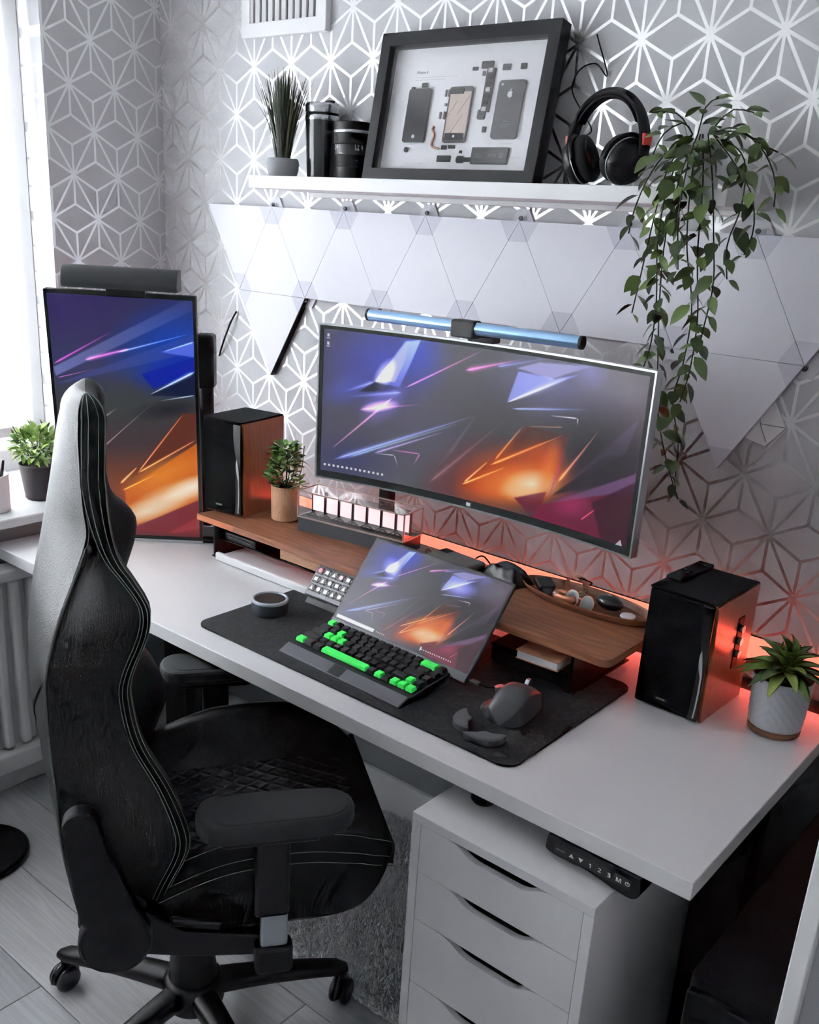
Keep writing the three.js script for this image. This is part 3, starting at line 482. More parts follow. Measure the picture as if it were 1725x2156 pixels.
{
  const t = thing('soundbar', 'long black bar with sloped face standing on top of the portrait monitor', 'sound bar', [.536, 1.405, .533], R(41.9));
  const s = new THREE.Shape(); s.moveTo(-.03, 0); s.lineTo(.02, 0); s.quadraticCurveTo(.028, .004, .026, .014); s.quadraticCurveTo(.018, .045, -.002, .047); s.lineTo(-.028, .047); s.closePath();
  part('body', xf(ext(s, .276, .002), [.138, .006, 0], [0, -Math.PI / 2, 0]), M('#15181a', .6), t, [0, 0, 0]);
  part('clip', boxAt(-.035, .06, -.014, .01, -.02, .018, .003), m.plastic, t);
}
// portable monitor leaning on its stand
{
  const t = thing('portable_monitor', 'thin tablet-like screen tilted back on a stand behind the keyboard', 'portable monitor', [1.474, MAT, .545], R(-2.2));
  const hd = new THREE.Group(); hd.name = 'head'; hd.position.set(0, .0085, 0); hd.rotation.x = R(-39.5); t.add(hd);
  const W = .392, H = .228;
  part('housing', xf(box(W, H, .008, .003), [0, H / 2, -.0045]), M('#2f3033', .5), hd);
  part('bezel', xf(box(W - .004, .018, .002, .0008), [0, .0095, .0001]), M('#55565a', .45, .2), hd);
  const sg = new THREE.PlaneGeometry(W - .012, H - .026); part('screen', sg, screenMat(padT, PAD_K), hd, [0, H / 2 + .007, .0002]);
  part('stand', merge([xf(box(.26, .004, .12, .0015), [0, .0022, -.058]), xf(box(.24, .005, .10, .002), [0, .045, -.078], [R(48), 0, 0])]), m.plastic, t);
  part('plug', xf(box(.022, .007, .012, .002), [.212, .014, -.012], [0, 0, 0]), M('#5a5d5e', .5), t);
  part('cable', tube([[.222, .014, -.012], [.235, .006, -.03], [.245, .003, -.06], [.24, .003, -.10]], .0022, 24), m.black, t);
}

// ---------- wooden riser and what stands on it and under it ----------
const RT = .85;
{
  const t = thing('desk_riser', 'long walnut desk riser with pale edge on black metal legs', 'desk riser', [0, 0, 0]);
  const s = new THREE.Shape(); s.moveTo(.688, -.432); s.lineTo(1.895, -.438); s.quadraticCurveTo(1.913, -.436, 1.913, -.42); s.lineTo(1.913, -.168); s.lineTo(.72, -.168); s.closePath();
  const top = xf(ext(s, .014, .001), [0, RT - .015, 0], [-Math.PI / 2, 0, 0]);
  part('board', uvm(top), m.walnut, t);
  part('front_edge', uvm(xf(boxAt(.69, 1.90, RT - .0155, RT - .0005, -.0008, .0008), [0, 0, .4365], [0, R(.25), 0])), m.walnutEdge, t);
  const legW = x => { const y = x > 1 ? .7458 : .7405; return merge([boxAt(x - .004, x + .004, y, RT - .016, .19, .422, .001), boxAt(x - .012, x + .012, y, y + .003, .19, .42)]); };
  for (const x of [.744, 1.175, 1.83]) part('leg', legW(x), m.black, t);
  part('lower_shelf', boxAt(.748, 1.171, .786, .789, .18, .40), m.black, t);
}
{
  const t = thing('slim_keyboard', 'white slim keyboard pushed half under the left part of the riser', 'keyboard', [.955, .741, .36], 0);
  part('body', xf(box(.38, .012, .14, .005), [0, .0065, 0]), m.whitePaint, t);
  part('front_rail', xf(box(.38, .022, .014, .005), [0, .0115, .071]), m.whitePaint, t);
}
const drive = (n, l, c, x, y, z, w, h, d, mat) => { const t = thing(n, l, c, [x, y, z]); part('body', xf(box(w, h, d, .004), [0, h / 2, 0]), mat, t); part('front_strip', xf(box(w * .8, h * .2, .002), [0, h * .5, d / 2]), m.darkGrey, t); return t; };
drive('external_drive', 'grey slim drive lying on top under the left end of the riser', 'hard drive', .82, .8125, .335, .11, .014, .12, m.darkGrey);
drive('external_drive', 'black slim drive lying under the grey one at the left end of the riser', 'hard drive', .82, .7895, .335, .12, .022, .13, m.plastic);
{
  const t = thing('wooden_drawer', 'small open wooden tray of gadgets under the middle left of the riser', 'wooden tray', [1.05, .7895, .325]);
  part('front', uvm(boxAt(-.085, .085, 0, .03, .06, .068, .001)), m.lightWood, t);
  for (const s of [-1, 1]) part('side', uvm(boxAt(s * .082 - .003, s * .082 + .003, 0, .03, -.06, .06)), m.lightWood, t);
  part('base', uvm(boxAt(-.082, .082, 0, .004, -.06, .06)), m.lightWood, t);
}
{
  const t = thing('action_camera', 'pale blue grey gadget with dark lens dots in the small wooden tray', 'camera', [1.085, .794, .365]);
  part('body', xf(box(.09, .035, .03, .005), [0, .0175, 0]), M('#9fb0b6', .4), t);
  for (let i = 0; i < 4; i++) part('lens', xf(cyl(.006, .006, .004, 18), [-.03 + i * .02, .017, .016], [Math.PI / 2, 0, 0]), m.black, t);
}
{
  const t = thing('gadget_ball', 'small round silver button standing in the left of the wooden tray', 'knob', [1.0, .794, .36]);
  part('body', xf(new THREE.SphereGeometry(.011, 20, 14), [0, .0115, 0]), m.silver, t); part('foot', xf(cyl(.006, .008, .003, 16), [0, .0015, 0]), m.black, t);
}
{
  const t = thing('notebook', 'closed notebook with tan cover and white pages under the right end of the riser', 'notebook', [1.755, .788, .375], R(3));
  part('pages', xf(box(.092, .016, .12, .001), [0, .0095, 0]), m.paper, t); part('cover', merge([xf(box(.096, .0018, .124), [0, .0186, 0]), xf(box(.096, .0018, .124), [0, .001, 0])]), m.tan, t);
}
{
  const t = thing('black_case', 'black padded box under the right end of the riser below the notebook', 'box', [1.72, .7455, .33]);
  part('body', xf(box(.18, .036, .16, .006), [0, .018, 0]), m.blackSoft, t); part('lid', xf(box(.182, .006, .162, .003), [0, .0392, 0]), m.blackSoft, t);
}
// the pair of bookshelf loudspeakers
function loudspeaker(label, pos, turn, H, W, D, ports) {
  const t = thing('loudspeaker', label, 'loudspeaker', pos, turn, 'pair of wooden bookshelf loudspeakers');
  part('cabinet', uvm(xf(box(W - .034, H, D - .02, .002), [0, H / 2, -D / 2 - .004])), m.blackSoft, t);
  for (const s of [-1, 1]) {                                          // wooden cheeks with a curved front edge
    const sh = new THREE.Shape(); sh.moveTo(-D, 0); sh.lineTo(-.012, 0); sh.quadraticCurveTo(-.002, H * .3, -.014, H * .62); sh.lineTo(-.006, H - .004); sh.lineTo(-D, H - .002); sh.closePath();
    const c = part('side_cheek', uvm(xf(ext(sh, .015, .001), [s > 0 ? W / 2 - .017 : -W / 2 + .001, 0, 0], [0, -Math.PI / 2, 0], [1, 1, 1]).applyMatrix4(new THREE.Matrix4().makeTranslation(s > 0 ? .016 : .016, 0, 0)), true), m.cherry, t);
    if (s > 0 && ports) { const p = part('control_strip', xf(box(.002, H * .44, .026, .001), [W / 2 + .0005, H * .56, -D * .66]), m.black, c); for (let i = 0; i < 3; i++) part('knob', xf(cyl(.007, .008, .008, 20), [W / 2 + .004, H * (.68 - i * .11), -D * .66], [0, 0, Math.PI / 2]), m.silver, c); }
  }
  part('top_panel', xf(box(W - .002, .004, D, .0015), [0, H + .0005, -D / 2]), m.blackSoft, t);
  const fg = box(W - .008, H - .006, .014, .005); fg.translate(-.002, H / 2, -.006); part('grille', uvm(fg), m.grille, t);
  const wave = new THREE.Shape(); const x0 = W / 2 - .022; wave.moveTo(x0, .006); wave.lineTo(W / 2 - .004, .006); wave.lineTo(W / 2 - .004, H - .006); wave.lineTo(x0 - .004, H - .006); wave.bezierCurveTo(x0 - .008, H * .75, x0 + .006, H * .66, x0 + .006, H * .56); wave.bezierCurveTo(x0 + .002, H * .4, x0 + .005, H * .2, x0, .006);
  part('gloss_trim', ext(wave, .002, .0006), m.blackGloss, t, [0, 0, .0008]);
  const fin = new THREE.Shape(); fin.moveTo(x0 + .007, H * .62); fin.quadraticCurveTo(x0 + .001, H * .52, x0 + .012, H * .4); fin.quadraticCurveTo(x0 + .0135, H * .2, x0 + .010, .012); fin.lineTo(x0 + .0118, .012); fin.quadraticCurveTo(x0 + .0155, H * .2, x0 + .0145, H * .42); fin.quadraticCurveTo(x0 + .0125, H * .52, x0 + .007, H * .62);
  part('silver_fin', ext(fin, .003, .0005), m.silver, t, [0, 0, .0012]);
  const bt = canvasTex(128, 32, (g, w, h) => { g.fillStyle = '#0d0f10'; g.fillRect(0, 0, w, h); g.fillStyle = '#d9dbdc'; g.font = 'bold 24px sans-serif'; g.textAlign = 'center'; g.textBaseline = 'middle'; g.fillText('EDIFIER', w / 2, h / 2 + 1, 118); });
  part('badge', new THREE.PlaneGeometry(.026, .0065), M('#ffffff', .4, 0, { map: bt }), t, [-.012, .024, .0014]);
  return t;
}
loudspeaker('wooden bookshelf loudspeaker with black grille on the left end of the riser', [.731, RT, .382], R(9), .25, .133, .17, false);
loudspeaker('wooden bookshelf loudspeaker with a remote control on its top, standing on the desk', [1.998, .74, .340], R(-2), .243, .139, .188, true);
{
  const t = thing('remote_control', 'small black remote control lying on the right loudspeaker', 'remote control', [1.957, .9876, .222], R(-4));
  part('body', xf(box(.033, .008, .135, .003), [0, .0042, 0]), m.plasticMatt, t);
  for (let i = 0; i < 5; i++) for (let j = 0; j < 2; j++) part('button', xf(cyl(.0035, .0035, .0012, 12), [-.007 + j * .014, .0086, -.045 + i * .018]), m.darkGrey, t);
}
// glass tube clock
{
  const t = thing('tube_clock', 'clear acrylic clock of small glass tubes on a dark base on the riser', 'clock', [1.108, RT, .262], R(8.5));
  const W = .315, D = .085, B = .036, H = .104;
  part('base', boxAt(-W / 2, W / 2, 0, B, -D / 2, D / 2, .002), M('#34373b', .5, .2), t);
  const edge = M('#a9958c', .3, .3);
  part('case', merge([boxAt(-W / 2, W / 2, B, H, D / 2 - .003, D / 2), boxAt(-W / 2, W / 2, B, H, -D / 2, -D / 2 + .003), boxAt(-W / 2, W / 2, H - .003, H, -D / 2, D / 2), boxAt(-W / 2, -W / 2 + .003, B, H, -D / 2, D / 2), boxAt(W / 2 - .003, W / 2, B, H, -D / 2, D / 2)]), m.acrylic, t);
  const E = []; for (const y of [B + .001, H]) for (const z of [-D / 2, D / 2]) E.push(xf(box(W, .003, .003), [0, y, z])); for (const x of [-W / 2, W / 2]) { for (const z of [-D / 2, D / 2]) E.push(xf(box(.003, H - B, .003), [x, (H + B) / 2, z])); for (const y of [B, H]) E.push(xf(box(.003, .003, D), [x, y, 0])); }
  part('case_edge', merge(E), edge, t);
  const glow = new THREE.MeshStandardMaterial({ color: '#f3dfe0', emissive: '#ffd9dc', emissiveIntensity: .42, roughness: .4 });
  for (let i = 0; i < 7; i++) {
    const x = -W / 2 + .03 + i * .0425, q = part('tube', boxAt(x - .0185, x + .0185, B + .008, H - .012, -.012, -.009, .001), m.acrylic, t);
    part('light_plate', boxAt(x - .0172, x + .0172, B + .010, H - .014, -.006, -.0035, .001), glow, q);
    part('holder', merge([boxAt(x - .0200, x - .0186, B, H - .006, -.012, -.002), boxAt(x + .0186, x + .0200, B, H - .006, -.012, -.002), boxAt(x - .019, x + .019, B, B + .006, -.014, .02), xf(tube([[x - .01, B + .006, .018], [x, B + .012, .022], [x + .01, B + .006, .018]], .0018, 12, 6), [0, 0, 0])]), m.blackGloss, q);
  }
  part('top_board', boxAt(-.02, W / 2 - .02, H - .01, H - .007, -.022, .02), M('#5d3b34', .5), t);
}
// leaves shared by the small plants
function leafGeo(L, Wd, fold = .25, droop = .2, n = 5) {               // along +z from the stalk, face up
  const rows = []; for (let i = 0; i <= n; i++) { const s = i / n, w = Wd * Math.pow(Math.sin(Math.PI * Math.min(.999, Math.pow(s, .8))), .85) / 2 + .0003, y = -droop * L * s * s; rows.push([V(-w, y + fold * w, s * L), V(0, y, s * L), V(w, y + fold * w, s * L)]); } return grid(rows);
}
const dbl = (c, r = .5, o = {}) => new THREE.MeshPhysicalMaterial({ color: c, roughness: r, side: THREE.DoubleSide, transmission: .12, thickness: 0, ...o });
const LEAF = { deep: [dbl('#405026', .42), dbl('#4b5d2b', .42), dbl('#313f20', .45), dbl('#596d38', .42)], bush: [dbl('#3f6a2e', .5), dbl('#5b8a3c', .5), dbl('#8db364', .5), dbl('#2a4a24', .5)], pale: [dbl('#c3cf9a', .5), dbl('#d8d8b4', .5)], succ: [P('#7c9146', .4, { side: THREE.DoubleSide }), P('#66793d', .42, { side: THREE.DoubleSide }), P('#98a85a', .4, { side: THREE.DoubleSide }), P('#566540', .42, { side: THREE.DoubleSide })] };
function pose(o, p, dir, roll = 0, s = 1) {                            // put a leaf at p with its tip towards dir
  const d = dir.clone().normalize(), up = Math.abs(d.y) > .95 ? V(1, 0, 0) : V(0, 1, 0), x = new THREE.Vector3().crossVectors(up, d).normalize(), y = new THREE.Vector3().crossVectors(d, x);
  const q = new THREE.Quaternion().setFromRotationMatrix(new THREE.Matrix4().makeBasis(x, y, d)); q.multiply(new THREE.Quaternion().setFromAxisAngle(V(0, 0, 1), roll)); o.position.copy(p); o.quaternion.copy(q); o.scale.setScalar(s); return o;
}
// potted box plant on the riser
{
  const t = thing('potted_plant', 'small bushy green plant in a round wooden pot on the riser beside the loudspeaker', 'potted plant', [.868, RT, .286]);
  const pot = lathe([[0, 0], [.033, 0], [.036, .003], [.0375, .092], [.0335, .092], [.033, .08], [0, .08]], 44); part('pot', uvm(pot, true), m.lightWood, t);
  part('soil', xf(cyl(.033, .033, .004, 24), [0, .081, 0]), m.soil, t);
  const st = []; for (let i = 0; i < 9; i++) { const a = i * .7, r = .012 + .012 * (i % 3); st.push(tube([[0, .08, 0], [Math.cos(a) * r, .12, Math.sin(a) * r], [Math.cos(a) * r * 1.3, .15 + .006 * i, Math.sin(a) * r * 1.3]], .0012, 10, 5)); } part('stems', merge(st), LEAF.bush[3], t);
  const g = [leafGeo(.025, .015), leafGeo(.021, .013), leafGeo(.028, .016)];
  for (let i = 0; i < 260; i++) { const h = Math.pow(rnd(), .8), y = .085 + h * .115, rad = (.046 * (1 - h * .62)) * Math.sqrt(rr(.35, 1)), a = rr(0, 6.283), p = V(Math.cos(a) * rad, y, Math.sin(a) * rad); const mat = rnd() < .25 ? LEAF.pale[Math.floor(rnd() * 2)] : LEAF.bush[Math.floor(rnd() * 4)]; const o = part('leaf', g[i % 3], mat, t); pose(o, p, V(Math.cos(a), rr(-.1, 1.1), Math.sin(a)), rr(-.6, .6), rr(.8, 1.2)); }
}
// oval tray and the small things in it
{
  const t = thing('oval_tray', 'long oval walnut tray of small belongings on the right of the riser', 'tray', [1.735, RT, .215], R(-3));
  const N = 64, rows = [[.0, .002], [.8, .002], [.9, .005], [.97, .016], [1, .0185], [1, .016], [.93, .004], [.86, .0], [0, 0]].map(([k, y]) => { const r = []; for (let i = 0; i <= N; i++) { const a = i / N * 6.2832; r.push(V(Math.cos(a) * .165 * k, y, Math.sin(a) * .062 * k)); } return r; });
  part('body', uvm(toCreasedNormals(grid(rows), .6)), m.walnut, t);
}
{
  const t = thing('smart_watch', 'black square watch with a dark strap lying in the oval tray', 'watch', [1.634, RT + .008, .222], R(50));
  part('case', xf(box(.038, .012, .044, .005), [0, .014, 0], [.15, 0, .1]), m.blackGloss, t);
  part('strap', merge([xf(box(.024, .004, .03, .0015), [0, .008, .028], [.35, 0, 0]), xf(box(.024, .004, .03, .0015), [0, .01, -.03], [-.35, 0, 0])]), M('#2b2422', .6), t);
}
{
  const t = thing('leather_bracelet', 'curled tan leather strap standing at the back of the oval tray', 'bracelet', [1.70, RT + .006, .20]);
  const a = []; for (let i = 0; i <= 20; i++) { const k = -.4 + i / 20 * 5.0; a.push(k); }
  const rows = a.map(k => [V(Math.cos(k) * .024, .024 + Math.sin(k) * .022, -.011), V(Math.cos(k) * .024, .024 + Math.sin(k) * .022, .011)]); part('strap', grid(rows), new THREE.MeshStandardMaterial({ color: '#b48d73', roughness: .6, side: THREE.DoubleSide }), t);
  part('buckle', xf(new THREE.TorusGeometry(.009, .0014, 8, 20), [.025, .014, 0], [0, Math.PI / 2, 0]), m.gold, t);
  part('tie', tube([[.0, .044, .004], [.02, .047, .008], [.036, .04, .0], [.03, .032, -.004]], .0016, 20, 6), m.charcoal, t);
}
{
  const t = thing('metal_bracelet', 'rose coloured metal bracelet lying in the middle of the oval tray', 'bracelet', [1.695, RT + .007, .236]);
  part('band', xf(new THREE.TorusGeometry(.02, .006, 10, 36), [0, .006, 0], [Math.PI / 2, 0, .2], [1.15, .8, 1.4]), m.copper, t); part('clasp', xf(box(.012, .01, .012, .003), [-.02, .008, .006]), m.silver, t);
}
{
  const t = thing('ring', 'round pale metal stopper beside the bracelets in the oval tray', 'ring', [1.722, RT + .0065, .213]);
  part('band', xf(new THREE.TorusGeometry(.008, .003, 10, 24), [0, .011, 0], [.3, .6, 0]), m.gold, t); part('stone', xf(new THREE.SphereGeometry(.0062, 16, 12), [0, .011, 0]), M('#c9b9ad', .3), t);
}
{
  const t = thing('folded_glasses', 'folded pair of dark glasses with copper frame in the oval tray', 'glasses', [1.735, RT + .0065, .243], R(-12));
  for (const s of [-1, 1]) { part('lens', xf(cyl(.017, .017, .002, 28), [s * .021, .010, 0], [R(70), 0, 0]), m.blackGloss, t); part('rim', xf(new THREE.TorusGeometry(.0175, .0012, 8, 32), [s * .021, .010, 0], [R(-20), 0, 0]), m.copper, t); part('arm', tube([[s * .039, .014, -.002], [s * .03, .008, -.016], [-s * .03, .006, -.018]], .0014, 16, 6), m.charcoal, t); }
  part('bridge', tube([[-.005, .014, 0], [0, .016, 0], [.005, .014, 0]], .0012, 8, 6), m.copper, t);
}
{
  const t = thing('earbud_case', 'glossy black rounded earbud case in the oval tray', 'earbud case', [1.79, RT + .006, .214], R(-12));
  part('shell', xf(new THREE.SphereGeometry(1, 40, 24), [0, .016, 0], [0, 0, 0], [.033, .016, .022]), m.blackGloss, t); part('seam', xf(new THREE.TorusGeometry(.0325, .0005, 6, 48), [0, .018, 0], [Math.PI / 2, 0, 0], [1, .67, 1]), m.darkGrey, t); part('lid_mark', xf(box(.012, .0006, .005), [0, .0322, 0]), m.gold, t);
}
{
  const t = thing('tracker_tag', 'flat round white disc at the right end of the oval tray', 'disc tag', [1.843, RT + .0065, .229], R(0));
  part('disc', xf(lathe([[0, 0], [.015, 0], [.0165, .002], [.015, .0055], [0, .006]]), [0, .002, 0]), m.whitePaint, t); part('back', xf(cyl(.013, .013, .001), [0, .0014, 0]), m.silver, t);
}
{
  const t = thing('folded_pouch', 'crumpled black glossy pouch on the riser behind the tilted screen', 'pouch', [1.53, RT, .215], R(-18));
  const rows = []; for (let i = 0; i <= 18; i++) { const r = []; for (let j = 0; j <= 24; j++) { const u = j / 24 * 2 - 1, v = i / 18 * 2 - 1, e = Math.max(0, 1 - Math.pow(Math.abs(u), 4)) * Math.max(0, 1 - Math.pow(Math.abs(v), 4)); r.push(V(u * .062, .001 + e * (.032 + .014 * noise.noise(u * 2.2 + 4, v * 2.2, 1)), v * .036)); } rows.push(r); }
  part('body', grid(rows.reverse()), P('#121213', .35), t); part('strap', tube([[-.06, .012, 0], [-.085, .03, .01], [-.10, .018, .02], [-.085, .003, .02]], .002, 20, 6), m.black, t);
}
{
  const t = thing('phone', 'dark grey flat phone on the riser beside the black pouch', 'phone', [1.395, RT, .235], R(-6));
  part('body', xf(box(.13, .022, .07, .006), [0, .011, 0]), M('#4b4846', .45), t); part('camera', xf(box(.024, .002, .024, .001), [-.045, .0228, -.016]), m.black, t);
}
{
  const t = thing('toy_block', 'tiny dark red clip on the riser just right of the tube clock', 'clip', [1.315, RT, .245]);
  part('body', boxAt(-.02, .02, 0, .014, -.01, .01, .003), M('#3a1814', .5), t); part('hook', xf(new THREE.TorusGeometry(.007, .0022, 8, 20), [.006, .017, 0]), M('#3a1814', .5), t);
}
// succulent at the right end of the desk
{
  const t = thing('potted_succulent', 'green succulent in a white diamond-patterned pot at the right end of the desk', 'potted plant', [2.178, .74, .248]);
  part('wooden_foot', lathe([[0, 0], [.046, 0], [.048, .003], [.049, .015], [0, .015]], 48), M('#6b4228', .55), t);
  const prof = []; for (let i = 0; i <= 20; i++) { const y = .015 + i / 20 * .097; prof.push([.049 + .006 * (i / 20), y]); } const pg = lathe([[.045, .015], ...prof, [.0525, .1135], [.051, .112], [.0505, .095]], 96);
  const pp = pg.attributes.position; for (let i = 0; i < pp.count; i++) { const x = pp.getX(i), y = pp.getY(i), z = pp.getZ(i), rad = Math.hypot(x, z); if (rad > .0488 && y > .017 && y < .112) { const a = Math.atan2(z, x), u = a / 6.2832 * 20, w = (y - .015) / .019, f1 = Math.abs(((u + w) % 1 + 1) % 1 - .5), f2 = Math.abs(((u - w) % 1 + 1) % 1 - .5), d = .0032 * Math.min(f1, f2) * 2; const k = (rad + d - .0016) / rad; pp.setX(i, x * k); pp.setZ(i, z * k); } } pg.computeVertexNormals();
  part('pot', pg, M('#cfd5da', .4), t); part('soil', xf(cyl(.05, .05, .004, 32), [0, .098, 0]), m.soil, t);
  const big = L => { const rows = []; for (let i = 0; i <= 8; i++) { const s = i / 8, w = .026 * Math.pow(Math.sin(Math.PI * Math.min(.98, .12 + .86 * Math.pow(s, .85))), .8) / 2 * (s > .97 ? .1 : 1) + .0004, y = -.42 * L * s * s + .10 * L * s + .002, h = .0035 * (1 - s); rows.push([V(-w, y + .35 * w, s * L), V(-w * .5, y + .1 * w, s * L), V(0, y, s * L), V(w * .5, y + .1 * w, s * L), V(w, y + .35 * w, s * L), V(0, y - h - .0015, s * L), V(-w, y + .35 * w, s * L)]); } return grid(rows); };
  const gs = [big(.088), big(.074), big(.055), big(.034)];
  let k = 0; for (const [n, el, gi, h] of [[9, .12, 0, .119], [9, .34, 1, .121], [7, .7, 2, .126], [6, 1.3, 2, .134], [5, 2.2, 3, .146], [4, 4, 3, .158]]) for (let i = 0; i < n; i++) { const a = i / n * 6.283 + k * .37 + rr(-.12, .12); const o = part('leaf', gs[gi], LEAF.succ[(k + i) % 4], t); pose(o, V(Math.cos(a) * .006, h, Math.sin(a) * .006), V(Math.cos(a), el + rr(-.12, .12), Math.sin(a)), 0, rr(.9, 1.1)); if (i === n - 1) k++; }
  part('stem', xf(cyl(.006, .008, .06, 12), [0, .128, 0]), LEAF.succ[3], t);
}

// ---------- the wall: vent, light panels, shelf ----------
{
  const t = thing('wall_vent', 'white square wall vent with vertical slats at the top of the papered wall', 'vent', [.545, 2.20, 0]);
  const W = .318, H = .30;
  part('frame', ext(rrect(W, H, .004), .016, .002, [new THREE.Path(rrect(W - .062, H - .062, .002).getPoints().reverse())]), m.whitePaint, t, [0, 0, .002]);
  part('backing', boxAt(-W / 2 + .01, W / 2 - .01, -H / 2 + .01, H / 2 - .01, .001, .004), M('#77797c', .8), t);
  for (let i = 0; i < 11; i++) part('slat', xf(box(.0135, H - .06, .012, .002), [-.1265 + i * .0253, 0, .011], [0, R(22), 0]), m.whitePaint, t);
}
{
  const S = .2765, X0 = .2365, T0 = 1.623, T1 = 1.3885, T2 = 1.155, g = .0012, Z = .006, D = .013;
  const t = thing('light_panels', 'row of large white triangular light panels joined across the papered wall', 'wall light', [0, 0, 0]);
  const top = i => [X0 + i * S, T0], mid = i => [X0 + S / 2 + i * S, T1], low = i => [X0 + S + i * S, T2];
  const face = P('#e3e4ec', .55, { specularIntensity: .6 }), side = M('#b4b5bf', .6), cornerM = P('#cdced9', .55, { specularIntensity: .6 });
  const tri = (a, b, c, cut) => {
    const cx = (a[0] + b[0] + c[0]) / 3, cy = (a[1] + b[1] + c[1]) / 3, ins = (p, k) => { const dx = p[0] - cx, dy = p[1] - cy, L = Math.hypot(dx, dy); return [dx * (1 - k / L), dy * (1 - k / L)]; };
    let P3 = [a, b, c]; if ((b[0] - a[0]) * (c[1] - a[1]) - (b[1] - a[1]) * (c[0] - a[0]) < 0) P3 = [a, c, b];
    const q = part('panel', ext(P3.map(p => ins(p, .0009)), D - .003), side, t, [cx, cy, Z]);
    const C = P3.map(p => ins(p, .0013)), K = P3.map(p => cut.some(k => Math.hypot(k[0] - p[0], k[1] - p[1]) < .01)), lerp = (a, b) => [a[0] + (b[0] - a[0]) * .19, a[1] + (b[1] - a[1]) * .19], poly = [];
    C.forEach((p, i) => { const pv = C[(i + 2) % 3], nx = C[(i + 1) % 3]; if (K[i]) { poly.push(lerp(p, pv), lerp(p, nx)); part('corner_plate', ext([lerp(p, pv), p, lerp(p, nx)], .0025, .0003), cornerM, q, [0, 0, D - .003]); } else poly.push(p); });
    part('panel_face', ext(poly, .0025, .0003), face, q, [0, 0, D - .003]);
  };
  const spots = []; for (let i = 1; i < 7; i++) spots.push(top(i)); for (let i = 1; i < 7; i++) spots.push(mid(i));
  const cuts = [...spots, mid(0), low(5)];
  for (let i = 0; i < 7; i++) { tri(top(i), top(i + 1), mid(i), cuts); if (i < 6) tri(mid(i), top(i + 1), mid(i + 1), cuts); }
  tri(mid(0), mid(1), low(0), cuts); tri(mid(5), mid(6), low(5), cuts);
  { const a = low(0), b = mid(1); part('edge_strip', xf(box(Math.hypot(b[0] - a[0], b[1] - a[1]) - .004, .0022, .019), [(a[0] + b[0]) / 2 + .0006, (a[1] + b[1]) / 2, .0098], [0, 0, Math.atan2(b[1] - a[1], b[0] - a[0])]), m.black, t); }
  const link = new THREE.Shape(); for (let k = 0; k < 6; k++) { const a = k * Math.PI / 3; k ? link.lineTo(Math.cos(a) * .03, Math.sin(a) * .03) : link.moveTo(.03, 0); } link.closePath();
  for (const [x, y] of spots) { const c = part('connector', ext(link, .004), M('#cfd0d6', .6), t, [x, y, .0014]); part('tab', xf(cyl(.0052, .0052, .004, 14), [0, y > 1.5 ? .006 : -.006, .0125], [Math.PI / 2, 0, 0]), m.darkGrey, c); }
}
{
  const t = thing('panel_controller', 'small white box tucked behind the lowest right light panel', 'controller', [1.972, 1.262, .001], 0);
  part('body', ext([[-.045, -.03], [.01, -.043], [.045, .0], [.012, .05], [-.03, .02]], .004, .001), m.whitePaint, t, [0, 0, .001]);
  part('seam', tube([[-.01, .02, .0062], [-.006, .0, .0064], [.012, -.035, .0064]], .0007, 8, 5), m.midGrey, t); part('seam', tube([[-.006, .0, .0064], [.044, .0, .0064]], .0007, 4, 5), m.midGrey, t);
}
{
  const t = thing('wall_cable', 'thin black cable curving down the wallpaper left of the light panels', 'cable', [0, 0, 0]);
  part('cord', tube([[.345, 1.322, .004], [.332, 1.292, .014], [.31, 1.25, .016], [.283, 1.206, .012], [.262, 1.18, .003]], .0028, 30, 8), m.black, t);
}
const SH = 1.695;
{
  const t = thing('wall_shelf', 'long white floating shelf on the papered wall', 'shelf', [0, 0, 0]);
  part('board', boxAt(.622, 1.90, SH - .03, SH, .0005, .2, .0015), m.whitePaint, t);
  part('wall_rail', boxAt(.66, 1.86, SH - .042, SH - .03, .0005, .02, .002), m.whitePaint, t);
}
